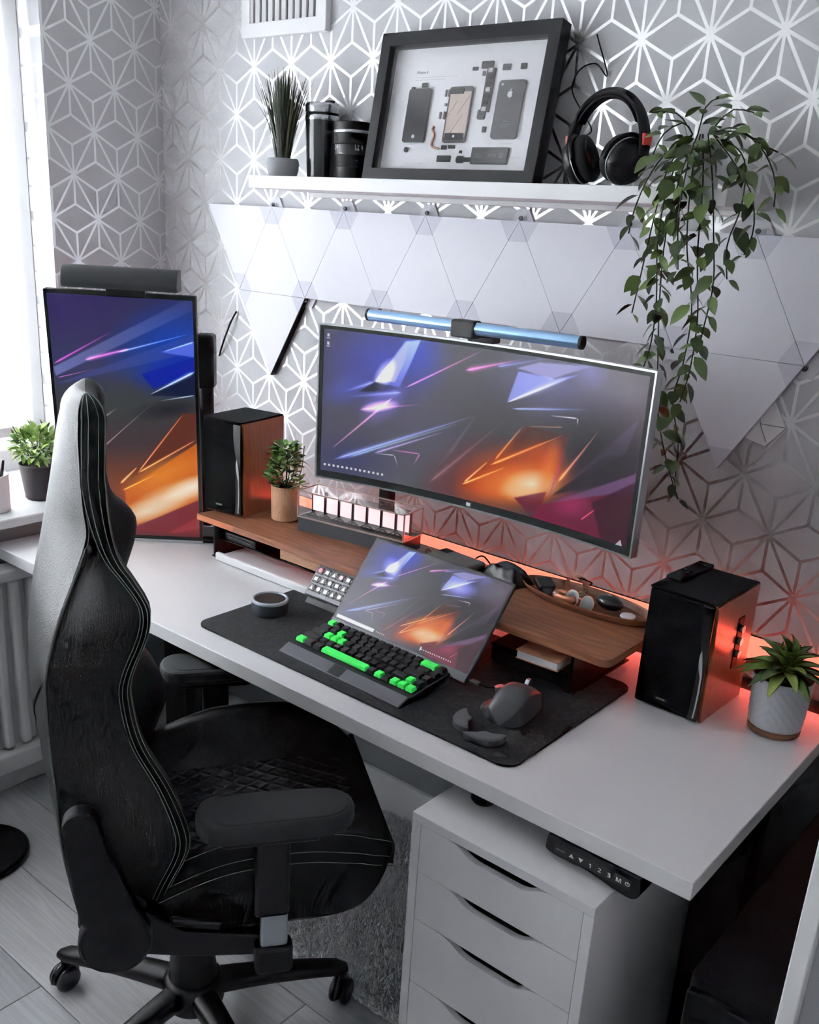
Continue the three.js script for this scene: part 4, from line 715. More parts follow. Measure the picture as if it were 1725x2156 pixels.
{
  const t = thing('potted_grass', 'tall spiky grass in a small round grey pot at the left end of the shelf', 'potted plant', [.661, SH, .118]);
  part('pot', lathe([[0, 0], [.031, 0], [.036, .004], [.041, .018], [.0425, .032], [.0405, .042], [.038, .046], [.035, .046], [.037, .035], [0, .034]], 48), m.greyPot, t);
  const tones = ['#2f3525', '#454b36', '#60654c', '#22271b'].map(c => M(c, .6, 0, { side: THREE.DoubleSide }));
  const blades = [[], [], [], []];
  for (let i = 0; i < 190; i++) {
    const a = rr(0, 6.283), lean = Math.pow(rnd(), 1.3) * .30, L = rr(.15, .225) * (1 - lean * .25), r0 = rr(.002, .02), x0 = Math.cos(a) * r0, z0 = Math.sin(a) * r0, rows = [];
    for (let k = 0; k <= 6; k++) { const s = k / 6, w = .0026 * (1 - Math.pow(s, 2.2)) + .0003, d = r0 + L * lean * (s * .7 + s * s * .5), x = Math.cos(a) * d, z = Math.sin(a) * d, y = .038 + L * s * (1 - .1 * lean * s), nx = -Math.sin(a) * w, nz = Math.cos(a) * w; rows.push([V(x - nx, y, z - nz), V(x, y, z + .0006), V(x + nx, y, z + nz)]); }
    blades[i % 4].push(grid(rows));
  }
  for (const [a, b, L] of [[3.4, 1.15, .22], [3.2, 1.3, .17], [5.9, .55, .2]]) { const rows = []; for (let k = 0; k <= 10; k++) { const s = k / 10, d = .018 + L * .55 * b * Math.pow(s, 1.6) * .8, y = .038 + L * (s - .25 * b * s * s * .4), w = .0016 * (1 - s * s) + .0002; rows.push([V(Math.cos(a) * d, y, Math.sin(a) * d - w), V(Math.cos(a) * d, y + .0004, Math.sin(a) * d), V(Math.cos(a) * d, y, Math.sin(a) * d + w)]); } blades[3].push(grid(rows)); }
  blades.forEach((b, i) => { const o = part('grass_blades', merge(b), tones[i], t); o.userData.kind = 'stuff'; });
  part('soil', xf(cyl(.036, .036, .004, 24), [0, .034, 0]), m.soil, t);
}
{
  const t = thing('travel_tumbler', 'tall black travel tumbler with silver lid and green leaf print on the shelf', 'tumbler', [.735, SH, .052]); t.scale.set(.74, 1.0, .74);
  const tx = canvasTex(512, 256, (g, w, h) => { g.fillStyle = '#17191b'; g.fillRect(0, 0, w, h); g.fillStyle = '#a9b878'; g.beginPath(); const x = 130; g.moveTo(x - 22, 92); g.bezierCurveTo(x + 20, 86, x + 34, 120, x - 2, 146); g.bezierCurveTo(x + 36, 176, x + 14, 214, x - 20, 214); g.bezierCurveTo(x - 56, 206, x - 34, 176, x - 12, 150); g.bezierCurveTo(x - 44, 124, x - 30, 104, x - 22, 92); g.fill(); g.fillStyle = '#2b2e30'; for (let i = 0; i < 60; i++) g.fillRect((i * 97) % 512, 90 + (i * 53) % 160, 3, 5); }, true, true);
  part('body', lathe([[0, 0], [.046, 0], [.05, .003], [.0585, .14]], 48), P('#ffffff', .22, { map: tx, clearcoat: .5 }), t, [0, 0, 0], [0, R(-63), 0]);
  part('band', lathe([[.0586, .14], [.06, .142], [.06, .150], [.0585, .152]], 48), m.chrome, t); part('seal', lathe([[.0585, .152], [.057, .154], [.057, .158]], 48), m.plastic, t);
  part('lid', lathe([[.0565, .158], [.0595, .16], [.0595, .176], [.056, .181], [.02, .182], [0, .182]], 48), m.chrome, t); part('tab', boxAt(.02, .05, .181, .187, -.01, .01, .002), m.plastic, t);
}
{
  const t = thing('lens_mug', 'black mug shaped like a camera lens between the tumbler and the picture frame', 'mug', [.857, SH, .064]); t.scale.set(.86, 1.0, .86);
  const nt = canvasTex(1024, 64, (g, w, h) => { g.fillStyle = '#131315'; g.fillRect(0, 0, w, h); g.fillStyle = '#d9d9db'; g.font = 'bold 34px sans-serif'; g.textBaseline = 'middle'; for (let i = 0; i < 4; i++) { g.fillText('1.2  4', i * 256 + 20, 22); g.font = '20px sans-serif'; g.fillText('0.38 m', i * 256 + 130, 46); g.font = 'bold 34px sans-serif'; } }, true, true);
  part('base_ring', lathe([[0, 0], [.046, 0], [.049, .004], [.05, .03]], 48), m.plastic, t);
  const rib = (y0, y1, r) => { const ps = []; const n = 9; for (let i = 0; i <= n; i++) ps.push([r + (i % 2 ? .0016 : 0), y0 + (y1 - y0) * i / n]); return lathe(ps, 60); };
  part('focus_ring', rib(.03, .058, .052), m.plasticMatt, t); part('scale', lathe([[.0515, .058], [.0525, .06], [.0525, .080], [.0515, .082]], 48), M('#ffffff', .4, 0, { map: nt }), t, [0, 0, 0], [0, R(40), 0]);
  part('zoom_ring', rib(.082, .108, .0545), m.plasticMatt, t); part('silver_ring', lathe([[.0552, .108], [.0565, .110], [.0565, .1135], [.0552, .115]], 48), m.silver, t);
  part('lid', lathe([[.054, .115], [.0555, .117], [.0555, .132], [.053, .1345], [.02, .1345], [0, .133]], 48), m.plastic, t);
}
// framed display of phone parts leaning on the wall
{
  const K = .894, W = .4925, H = .3285, t = thing('picture_frame', 'large black shadow box frame of taken-apart phone pieces leaning on the wall', 'picture frame', [1.185, SH + .001, .116]);
  t.rotation.x = R(-10.1);
  const F = .027, DP = .034;
  const fr = ext(rrect(W, H, .001), DP, .001, [new THREE.Path(rrect(W - 2 * F, H - 2 * F, .001).getPoints().reverse())]); part('frame', xf(fr, [0, H / 2, -DP]), P('#0d0e0f', .5, { specularIntensity: .6 }), t);
  part('back_board', boxAt(-W / 2 + .01, W / 2 - .01, .01, H - .01, -DP - .003, -DP + .004), m.black, t);
  const IW = W - 2 * F, IH = H - 2 * F, pt = canvasTex(1024, Math.round(1024 * IH / IW), (g, w, h) => {
    g.fillStyle = '#e9eaee'; g.fillRect(0, 0, w, h); g.fillStyle = '#6b6d70'; g.font = 'bold 19px sans-serif'; g.fillText('iPhone 4', w * .16, h * .205); g.strokeStyle = '#b9bbc0'; g.lineWidth = 2;
    const ln = (x0, y0, x1, y1) => { g.beginPath(); g.moveTo(x0 * w, y0 * h); g.lineTo(x1 * w, y1 * h); g.stroke(); };
    ln(.16, .235, .44, .235); ln(.16, .255, .36, .255); ln(.14, .82, .24, .82); ln(.14, .835, .22, .835); ln(.73, .875, .92, .875); ln(.18, .77, .26, .77); ln(.78, .77, .86, .77); ln(.26, .93, .30, .93);
  });
  part('print', new THREE.PlaneGeometry(IW, IH), M('#ffffff', .75, 0, { map: pt }), t, [0, H / 2, -DP + .006]);
  part('pane', boxAt(-IW / 2, IW / 2, F, H - F, -.010, -.008), m.glass, t);
  const at = (u, v) => [(u - .5) * IW, F + (1 - v) * IH, -DP + .0065];
  const slab = (name, u, v, w, h, r, mat, d = .005, par = t) => part(name, ext(rrect(w * IW, h * IH, r), d, .0006), mat, par, at(u, v));
  const dk = P('#2b2d30', .25, { clearcoat: .5 });
  const s1 = slab('phone_screen', .215, .545, .148, .43, .006, dk); part('home_button', xf(cyl(.0042, .0042, .001, 20), [0, -.047, .0062], [Math.PI / 2, 0, 0]), m.paper, s1);
  slab('flex_tab', .235, .30, .035, .03, .001, m.charcoal, .003);
  const s2 = slab('phone_chassis', .49, .545, .145, .43, .005, M('#b9aba1', .4, .4), .004);
  part('chassis_rim', ext(rrect(.145 * IW + .002, .43 * IH + .002, .006), .005, 0, [new THREE.Path(rrect(.145 * IW - .004, .36 * IH, .003).getPoints().reverse())]), M('#4a4543', .4, .4), s2);
  part('lower_plate', xf(box(.12 * IW, .05 * IH, .003), [0, -.047, .005]), m.charcoal, s2); part('button_hole', xf(cyl(.003, .003, .001, 16), [0, -.047, .0068], [Math.PI / 2, 0, 0]), m.paper, s2);
  part('upper_plate', xf(box(.09 * IW, .04 * IH, .003), [-.012, .05, .005]), m.charcoal, s2);
  for (const [a, b] of [[-.02, .01], [.0, -.02], [.012, .02]]) part('scratch', xf(box(.0009, .05, .0006), [a, b, .0046], [0, 0, -.6]), m.midGrey, s2);
  const s3 = slab('phone_back', .80, .515, .155, .44, .007, P('#35373a', .3, { clearcoat: .4 }), .005);
  const lg = new THREE.Shape(); lg.absarc(0, 0, .0068, .5, 2 * Math.PI - .5, false); lg.quadraticCurveTo(.0035, 0, Math.cos(.5) * .0068, Math.sin(.5) * .0068);
  part('emblem', merge([xf(ext(lg, .0006), [0, .031, .0056]), xf(ext(rrect(.0022, .005, .001), .0006), [.001, .0405, .0056], [0, 0, -.6])]), m.paper, s3); part('camera', xf(cyl(.003, .003, .001, 16), [-.024, .052, .006], [Math.PI / 2, 0, 0]), m.silver, s3);
  for (const [y, w] of [[-.025, .014], [-.031, .026], [-.036, .02]]) part('print_line', xf(box(w, .0012, .0004), [0, y, .0058]), m.midGrey, s3);
  const bt = canvasTex(256, 96, (g, w, h) => { g.fillStyle = '#2c2d30'; g.fillRect(0, 0, w, h); g.fillStyle = '#9b9da0'; g.font = '15px sans-serif'; g.fillText('Li-ion', 20, 44); g.fillText('Polymer', 20, 62); g.font = 'bold 26px sans-serif'; g.fillText('3.7 V', 120, 56); for (let i = 0; i < 4; i++) g.fillRect(200, 32 + i * 9, 30, 3); });
  const bat = slab('battery', .735, .865, .225, .125, .001, m.charcoal, .004); part('battery_label', new THREE.PlaneGeometry(.215 * IW, .115 * IH), M('#ffffff', .5, 0, { map: bt }), bat, [0, 0, .0048]);
  const board = slab('circuit_board', .655, .36, .05, .33, .001, M('#3a3c3e', .5, .2), .003); for (let i = 0; i < 7; i++) part('chip', xf(box(.012, .009, .0025, .0005), [rr(-.003, .003), -.04 + i * .0135, .0045]), i % 3 ? m.black : m.silver, board);
  slab('board_foot', .637, .545, .045, .07, .003, M('#3d3f41', .5, .2), .003); slab('board_head', .625, .165, .07, .05, .002, M('#3d3f41', .5, .3), .003);
  part('ribbon', xf(tube([[.343, .63], [.335, .66], [.352, .70], [.345, .78], [.36, .80], [.40, .81]].map(([u, v]) => [at(u, v)[0], at(u, v)[1], at(u, v)[2] + .002]), .0028, 40, 6), [0, 0, 0]), M('#b08a74', .5, .2), t);
  for (const [u, v, w, h, mat] of [[.55, .19, .03, .022, m.charcoal], [.705, .17, .0, .0, null], [.745, .19, .045, .04, m.darkGrey], [.845, .19, .03, .04, m.darkGrey], [.155, .32, .016, .016, m.black], [.385, .37, .006, .05, m.midGrey], [.405, .37, .006, .05, m.midGrey], [.395, .46, .012, .016, m.midGrey], [.425, .45, .010, .016, m.darkGrey], [.37, .545, .008, .05, m.midGrey], [.40, .545, .012, .055, m.charcoal], [.67, .66, .02, .04, m.charcoal], [.48, .795, .04, .022, m.charcoal], [.43, .80, .03, .03, m.charcoal], [.44, .89, .085, .045, m.charcoal], [.55, .895, .04, .05, m.black], [.58, .895, .11, .03, m.charcoal], [.635, .895, .028, .045, m.black], [.545, .835, .012, .018, m.black], [.61, .23, .015, .03, m.midGrey]]) if (mat) slab('small_component', u, v, w, h, .0006, mat, .0025);
  part('speaker_disc', xf(cyl(.006, .006, .004, 24), [at(.175, .82)[0], at(.175, .82)[1], at(0, 0)[2] + .002], [Math.PI / 2, 0, 0]), m.black, t);
}
// headphones
{
  const t = thing('headphones', 'black over-ear headphones with red inner pads standing on the shelf', 'headphones', [1.593, SH, .105], R(-10));
  const arc = (r, w, d, a0, a1, n = 40, yb = 0) => { const rows = []; for (let i = 0; i <= n; i++) { const a = a0 + (a1 - a0) * i / n, row = []; for (let j = 0; j <= 12; j++) { const b = j / 12 * 6.2832, rad = r + Math.cos(b) * w; row.push(V(-Math.cos(a) * rad * .95, .074 + Math.sin(a) * rad * 1.06, Math.sin(b) * d)); } rows.push(row); } return grid(rows); };
  part('headband', arc(.098, .007, .016, R(-8), R(188)), m.leatherMatt, t);
  part('inner_pad', arc(.089, .004, .013, R(30), R(150)), m.blackSoft, t);
  for (const s of [-1, 1]) part('red_slider', xf(box(.012, .022, .026, .003), [s * .0945, .088, 0], [0, 0, -s * .1]), m.red, t);
  for (const s of [-1, 1]) {
    const c = new THREE.Group(); c.name = 'ear_cup'; c.position.set(s * .056, .050, .008); c.rotation.set(0, R(s < 0 ? 18 : -16), -s * R(20)); c.scale.setScalar(1.16); t.add(c);
    part('shell', xf(lathe([[0, .026], [.02, .0255], [.033, .02], [.038, .01], [.039, 0], [.03, -.001]], 40), [0, 0, 0], [0, 0, -s * Math.PI / 2], [1, 1, 1]), m.plastic, c);
    part('shell_ring', xf(new THREE.TorusGeometry(.039, .0012, 8, 44), [s * .004, 0, 0], [0, Math.PI / 2, 0]), m.silver, c);
    part('cushion', xf(new THREE.TorusGeometry(.029, .0115, 14, 40), [-s * .012, 0, 0], [0, Math.PI / 2, 0]), m.leatherMatt, c);
    part('inner_cloth', xf(cyl(.022, .022, .003, 28), [-s * .01, 0, 0], [0, 0, Math.PI / 2]), M('#6e1c16', .9), c);
    part('yoke', xf(new THREE.TorusGeometry(.043, .0035, 8, 24, Math.PI), [0, 0, 0], [0, Math.PI / 2, 0]), m.plastic, c);
  }
}
{
  const t = thing('headphone_cable', 'thin black cord looping behind the picture frame and the headphones', 'cable', [0, 0, 0]);
  part('cord', tube([[1.50, SH + .003, .08], [1.46, SH + .04, .03], [1.475, SH + .10, .012], [1.50, SH + .115, .012], [1.47, SH + .155, .012], [1.44, SH + .20, .01], [1.455, SH + .235, .01], [1.49, SH + .245, .008], [1.52, SH + .22, .008], [1.485, SH + .30, .008]], .0016, 120, 6), m.black, t);
}
// trailing plant
{
  const t = thing('trailing_plant', 'trailing plant with dark green leaves hanging from the right end of the shelf', 'potted plant', [0, 0, 0]);
  part('pot', xf(lathe([[0, 0], [.038, 0], [.043, .004], [.047, .085], [.043, .085], [.041, .07], [0, .068]], 44), [1.80, SH, .125]), m.whitePot, t);
  part('soil', xf(cyl(.042, .042, .004, 24), [1.80, SH + .068, .125]), m.soil, t);
  const lift = (x, y, z) => { const k = (1.96 - z) / (1.96 - .14); return V(2.638 + (x - 2.638) * k, 1.607 + (y - 1.607) * k, z); };
  const vines = [
    [[1.79, 1.79, .13], [1.74, 1.755, .19], [1.71, 1.71, .23], [1.69, 1.65, .225], [1.685, 1.61, .22]],
    [[1.79, 1.79, .14], [1.75, 1.73, .215], [1.735, 1.64, .225], [1.725, 1.55, .21], [1.715, 1.46, .2]],
    [[1.80, 1.79, .15], [1.78, 1.73, .22], [1.765, 1.62, .225], [1.77, 1.50, .20], [1.785, 1.38, .17], [1.80, 1.28, .14], [1.835, 1.18, .12], [1.873, 1.105, .12]],
    [[1.805, 1.79, .16], [1.80, 1.73, .225], [1.81, 1.60, .22], [1.84, 1.48, .19], [1.84, 1.38, .16], [1.83, 1.30, .13], [1.855, 1.22, .11], [1.86, 1.15, .11]],
    [[1.82, 1.79, .16], [1.84, 1.72, .23], [1.86, 1.62, .225], [1.875, 1.53, .21], [1.87, 1.45, .19], [1.865, 1.40, .18]],
    [[1.83, 1.79, .15], [1.88, 1.74, .21], [1.92, 1.69, .215], [1.935, 1.63, .21], [1.925, 1.585, .2]],
    [[1.83, 1.795, .12], [1.89, 1.79, .15], [1.935, 1.755, .16], [1.96, 1.71, .16], [1.965, 1.67, .15]],
    [[1.79, 1.79, .12], [1.755, 1.825, .13], [1.715, 1.83, .14]], [[1.82, 1.79, .12], [1.86, 1.83, .12], [1.90, 1.825, .12]], [[1.80, 1.79, .1], [1.81, 1.84, .12], [1.83, 1.85, .13]],
    [[1.82, 1.79, .14], [1.87, 1.80, .17], [1.92, 1.775, .17], [1.955, 1.76, .15]],
    [[1.81, 1.79, .15], [1.825, 1.70, .235], [1.835, 1.58, .23], [1.855, 1.46, .2], [1.855, 1.36, .18], [1.845, 1.30, .15]],
    [[1.79, 1.79, .15], [1.755, 1.70, .235], [1.75, 1.60, .235], [1.765, 1.48, .21], [1.765, 1.40, .19], [1.75, 1.33, .16]],
    [[1.79, 1.79, .14], [1.77, 1.81, .17], [1.73, 1.79, .2], [1.715, 1.755, .21]], [[1.80, 1.79, .16], [1.79, 1.75, .24], [1.785, 1.65, .25], [1.80, 1.55, .235]],
    [[1.83, 1.79, .14], [1.895, 1.75, .19], [1.905, 1.67, .21], [1.89, 1.60, .21], [1.90, 1.54, .2]],
  ].map(v => v.map(p => lift(...p)));
  const stems = [], gs = [leafGeo(.046, .025, .2, .22, 5), leafGeo(.038, .021, .25, .15, 5), leafGeo(.03, .016, .2, .25, 5)]; let count = 0;
  vines.forEach((v, vi) => {
    const c = new THREE.CatmullRomCurve3(v), L = c.getLength(); stems.push(new THREE.TubeGeometry(c, Math.ceil(L / .02), .0014, 5));
    const n = Math.round(L / .0185);
    for (let i = 1; i <= n && count < 298; i++) {
      const s = Math.min(1, i / n), p = c.getPointAt(s), tan = c.getTangentAt(s), a = i * 2.4 + vi, out = V(Math.cos(a), rr(-.55, .35), Math.sin(a) * .8 + .25).addScaledVector(tan, .55);
      const o = part('leaf', gs[i % 3], LEAF.deep[Math.floor(rnd() * 4)], t); pose(o, p.clone().addScaledVector(out.clone().normalize(), .004), out, rr(-.8, .8), rr(.8, 1.2) * (s > .85 ? .8 : 1)); count++;
    }
  });
  part('stems', merge(stems), M('#2b2a1c', .7), t);
}
// ---------- things on the window sill ----------
{
  const t = thing('sill_plant', 'bushy light green plant in a dark brown pot on the window sill', 'potted plant', [.205, .8142, .60]);
  part('pot', lathe([[0, 0], [.036, 0], [.04, .004], [.052, .095], [.054, .10], [.05, .10], [.047, .085], [0, .085]], 44), m.darkPot, t); part('soil', xf(cyl(.046, .046, .004, 24), [0, .087, 0]), m.soil, t);
  const st = []; for (let i = 0; i < 16; i++) { const a = i * 2.4, r = .06; st.push(tube([[0, .085, 0], [Math.cos(a) * r * .4, .12, Math.sin(a) * r * .4], [Math.cos(a) * r, .145 + .03 * (i % 3), Math.sin(a) * r]], .0012, 8, 5)); } part('stems', merge(st), LEAF.bush[3], t);
  const g = [leafGeo(.027, .0095, .3, .3), leafGeo(.022, .009, .3, .2), leafGeo(.03, .010, .3, .4)], mats = [dbl('#6d8f3c', .45), dbl('#8fae55', .45), dbl('#b4c884', .45), dbl('#4c6f2c', .5)];
  for (let i = 0; i < 285; i++) { const u = rr(-.32, 1), a = rr(0, 6.283), q = Math.sqrt(1 - u * u), d = V(Math.cos(a) * q, u, Math.sin(a) * q), rad = rr(.035, .068), p = V(d.x * rad, .135 + d.y * rad * .95, d.z * rad); const o = part('leaf', g[i % 3], mats[Math.floor(rnd() * 4)], t); pose(o, p, d.clone().add(V(rr(-.7, .7), rr(-.2, .7), rr(-.7, .7))), rr(-.8, .8), rr(.85, 1.25)); }
}
{
  const t = thing('pencil_cup', 'plain white cup of pens on the window sill at the left edge', 'pencil cup', [.24, .8142, .757]);
  part('cup', lathe([[0, 0], [.04, 0], [.043, .003], [.044, .10], [.041, .10], [.04, .006], [0, .006]], 44), m.whitePaint, t);
}
for (const [l, c, dx, dz, tx, tz, h] of [['black pen standing in the white cup, nearest the plant', '#141416', .018, -.012, .12, -.14, .135], ['dark grey marker standing in the middle of the white cup', '#33363c', .0, .008, -.05, .1, .13], ['brown pencil leaning to the left in the white cup', '#6a4436', -.016, .0, -.2, .12, .14]]) {
  const t = thing('pen', l, 'pen', [.24 + dx * .5, .8205, .757 + dz * .5]); t.rotation.set(tz, 0, -tx);
  part('barrel', xf(cyl(.0042, .0042, h * .8, 12), [0, h * .4, 0]), M(c, .45), t); part('cap', xf(cyl(.003, .0044, h * .2, 12), [0, h * .9, 0]), M(c, .35), t);
}

// ---------- the chair (local: x to its right, y up, -z forward; f below means forward) ----------
{
  const t = thing('gaming_chair', 'high-backed black leather gaming chair with smooth rear panel and pale stitching', 'office chair', [1.372, 0, .998], R(-36));
  const L = (r, y, f) => V(r, y, -f);
  const B = [[.50, -.205], [.6, -.222], [.7, -.240], [.8, -.252], [.9, -.256], [1.0, -.246], [1.1, -.224], [1.2, -.203], [1.28, -.188], [1.335, -.172]];
  const Er = [[.50, .245], [.6, .255], [.7, .26], [.93, .26], [.97, .25], [1.03, .24], [1.08, .22], [1.14, .188], [1.18, .166], [1.26, .13], [1.335, .104]];
  const Ef = [[.50, -.19], [.6, -.205], [.7, -.215], [.93, -.213], [.97, -.205], [1.03, -.186], [1.08, -.165], [1.14, -.143], [1.18, -.149], [1.26, -.156], [1.335, -.152]];
  const Sr = [[.50, .25], [.57, .26], [.64, .27], [.674, .265], [.745, .25], [.82, .24], [.9, .24], [.94, .25], [1.01, .268], [1.05, .265], [1.08, .243], [1.11, .208], [1.16, .172], [1.22, .142], [1.335, .104]];
  const Sf = [[.50, -.10], [.57, -.075], [.64, -.047], [.674, -.046], [.745, -.069], [.82, -.101], [.9, -.111], [.94, -.104], [1.01, -.079], [1.05, -.076], [1.08, -.095], [1.11, -.122], [1.16, -.1425], [1.22, -.155], [1.335, -.150]];
  const Fc = [[.5, -.10], [.65, -.098], [.8, -.13], [.95, -.15], [1.1, -.15], [1.335, -.128]];
  const YT = 1.30, rows = [];
  for (let i = 0; i <= 64; i++) { const y = .505 + (YT - .505) * i / 64; rows.push([y, 1, 0]); }
  for (let i = 1; i <= 8; i++) { const a = i / 8 * Math.PI / 2; rows.push([YT, Math.max(.02, Math.cos(a)), Math.sin(a) * .036]); }
  const NW = [[.74, 1], [.92, .91], [1.2, .91], [1.335, .95]], SHF = [[.74, 0], [.92, -.009], [1.1, -.009], [1.25, 0]], CR = [[.5, .022], [.68, .022], [.85, .018], [1.0, .016], [1.06, .015], [1.12, .022], [1.2, .033]];
  const prof = ([y, s, up]) => {
    const k = itp(NW, y), d = itp(SHF, y), e = [itp(Er, y) * k, itp(Ef, y) + d], S = [Math.max(itp(Sr, y), y > 1.14 ? itp(Er, y) : 0) * k, itp(Sf, y) + d], b = itp(B, y), mid = -.145, cr = itp(CR, y);
    const sq = f => mid + (f - mid) * s, yy = y + up;
    const at = (r, f) => L(r * (s < 1 ? .55 + .45 * s : 1), yy, sq(f));
    const crest = [S[0] - .004, S[1] + cr], ir = [S[0] - .05, Math.max(itp(Fc, y) + .006, S[1] + cr - .010)], fc = itp(Fc, y);
    return { e, S, b, at, crest, ir, fc, y, cr };
  };
  const rear = [], grey = [], sideR = [], sideL = [], stripR = [], stripL = [], front = [], lines = [[], [], [], [], []];
  rows.forEach(rw => {
    const p = prof(rw), rf = r => p.e[1] + (p.b - p.e[1]) * (1 - Math.pow(Math.abs(r) / p.e[0], 2.2));
    const a = []; for (let j = 0; j <= 20; j++) { const r = p.e[0] * (j / 10 - 1); a.push(p.at(r, rf(r))); } rear.push(a);
    if (p.y > .74) { const k = Math.min(1, (p.y - .74) / .2), g = []; for (let j = 0; j <= 16; j++) { const r = (p.e[0] * .985) * k * (j / 8 - 1); g.push(p.at(r * 1.006, rf(r) - .0022)); } grey.push(g); }
    const w = Math.max(0, p.S[1] - p.e[1]);
    for (const [s, arr] of [[1, sideR], [-1, sideL]]) { const q = []; for (let j = 0; j <= 8; j++) { const k = j / 8; q.push(p.at(s * (p.e[0] + (p.S[0] - p.e[0]) * k + .10 * w * Math.sin(Math.PI * k)), p.e[1] + (p.S[1] - p.e[1]) * k)); } arr.push(s > 0 ? q : q.reverse()); }
    for (const [s, arr] of [[1, stripR], [-1, stripL]]) { const q = []; for (let j = 0; j <= 5; j++) { const k = j / 5; q.push(p.at(s * (p.S[0] + .006 * Math.sin(Math.PI * k) - .004 * k), p.S[1] + p.cr * k)); } arr.push(s > 0 ? q : q.reverse()); }
    const f = []; for (let j = 0; j <= 28; j++) { const u = j / 14 - 1, au = Math.abs(u), s = Math.sign(u); let r, ff; if (au > .8) { const k = (1 - au) / .2; r = p.crest[0] + (p.ir[0] - p.crest[0]) * k; ff = p.crest[1] + (p.ir[1] - p.crest[1]) * k + .006 * Math.sin(Math.PI * k); } else { const k = au / .8; r = p.ir[0] * k; ff = p.fc + (p.ir[1] - p.fc) * Math.pow(k, 3); } f.push(p.at(-s * r, ff)); } front.push(f);
    const off = .0012; [[0, 0], [.28, 1], [.72, 2], [1, 3]].forEach(([k, n]) => lines[n].push(p.at(p.S[0] + .006 * Math.sin(Math.PI * k) - .004 * k + off, p.S[1] + p.cr * k)));
    if (p.y < 1.135) lines[4].push(p.at(p.e[0] + .001, p.e[1] - .001));
  });
  const bk = new THREE.Group(); bk.name = 'backrest'; bk.rotation.y = R(3.5); t.add(bk);
  part('rear_shell', grid(rear), m.leather, bk); part('rear_panel', grid(grey), m.leather, bk);
  for (const g of [sideR, sideL]) part('side_panel', grid(g), m.leather, bk); for (const g of [stripR, stripL]) part('edge_band', grid(g), m.leatherMatt, bk); part('front_cushion', grid(front), m.leatherMatt, bk);
  part('lower_edge', xf(box(.5, .02, .1, .008), [0, .508, .15]), m.leatherMatt, bk);
  lines.slice(0, 4).forEach(l => part('stitch_line', new THREE.TubeGeometry(new THREE.CatmullRomCurve3(l), 160, .0006, 5), m.stitch, bk));
  part('piping', new THREE.TubeGeometry(new THREE.CatmullRomCurve3(lines[4]), 120, .0022, 6), m.piping, bk);
  // seat: bolster height and centre height against the forward distance
  const ub = [[-.13, .545], [-.08, .568], [.03, .612], [.10, .624], [.20, .624], [.27, .606], [.315, .578], [.335, .562], [.352, .545]], uc = [[-.13, .535], [.0, .535], [.2, .545], [.28, .548], [.32, .548], [.34, .545], [.352, .541]], bot = [[-.13, .50], [-.05, .485], [.05, .462], [.25, .462], [.29, .466], [.32, .484], [.34, .512], [.352, .537]];
  const seat = [], centre = [], sl = [[], [], []], slm = [[], [], []];
  for (let i = 0; i <= 44; i++) {
    const f = -.13 + .482 * i / 44, b = itp(ub, f), c = itp(uc, f), o = itp(bot, f), wd = f > .20 ? 1 - Math.pow((f - .20) / .152, 2.6) * .26 : 1;
    const q = [[.0, c], [.09, c + .001], [.145, c + .008], [.18, c + (b - c) * .45], [.212, b - .006], [.232, b], [.252, b - .008], [.266, b - .03], [.273, (b + o) / 2 + .01], [.268, o + .02], [.250, o], [0, o]];
    seat.push([...q.slice().reverse().map(([r, y]) => L(-r * wd, y, f)), ...q.slice(1).map(([r, y]) => L(r * wd, y, f))]);
    if (f < .31) centre.push([-.135, -.09, -.045, 0, .045, .09, .135].map(r => L(r, c + .0035 + (Math.abs(r) > .12 ? .003 : 0), f)));
    [[.236, b + .001], [.2605, b - .018], [.2685, b - .033]].forEach(([r, y], k) => { sl[k].push(L(r * wd + .0012, y, f)); slm[k].push(L(-r * wd - .0012, y, f)); });
  }
  const st = new THREE.Group(); st.name = 'seat'; t.add(st);
  part('cushion', grid(seat.map(r => r.slice().reverse())), m.leatherMatt, st); part('front_face', grid([seat.at(-1).slice(0, 12), seat.at(-1).slice(11).reverse()]), m.leatherMatt, st); part('rear_face', grid([seat[0].slice(11).reverse(), seat[0].slice(0, 12)]), m.leatherMatt, st);
  const cg = grid(centre.map(r => r.slice().reverse())); part('quilted_centre', cg, m.quilt, st);
  [...sl, ...slm].forEach(l => part('stitch_line', new THREE.TubeGeometry(new THREE.CatmullRomCurve3(l.slice(2)), 90, .0007, 5), m.stitch, st));
  part('underside', xf(box(.40, .05, .40, .015), [0, .448, -.09]), m.plasticMatt, st);
  // recliner hinges on both sides
  for (const s of [1, -1]) {
    const h = new THREE.Shape(); const A = [-.164, .737], C = [-.124, .522], ra = .021, rc = .05; h.absarc(A[0], A[1], ra, -.15, Math.PI + .1, false); h.lineTo(C[0] - .045, C[1] + .05); h.absarc(C[0], C[1], rc, Math.PI * .75, Math.PI * 2.15, false); h.lineTo(C[0] + .018, C[1] + .085); h.lineTo(A[0] + ra * 1.15, A[1] - .03); h.closePath();
    const g = ext(h, .022, .006); // shape in (f, y) -> local
    part('hinge_cover', xf(g, [s > 0 ? .302 : -.274, 0, 0], [0, Math.PI / 2, 0]), m.plasticMatt, t);
    part('hinge_bracket', xf(ext([[-.15, .55], [-.13, .48], [.0, .452], [.10, .44], [.10, .475], [-.02, .50], [-.10, .56]], .016, .003), [s > 0 ? .276 : -.262, 0, 0], [0, Math.PI / 2, 0]), m.plastic, t);
    part('hinge_collar', xf(cyl(.05, .05, .02, 32), [s * .272, .53, .125], [0, 0, Math.PI / 2]), m.darkGrey, t);
  }
  part('recline_lever', xf(box(.012, .016, .085, .005), [.292, .515, -.0], [R(-14), 0, 0]), m.charcoal, t);
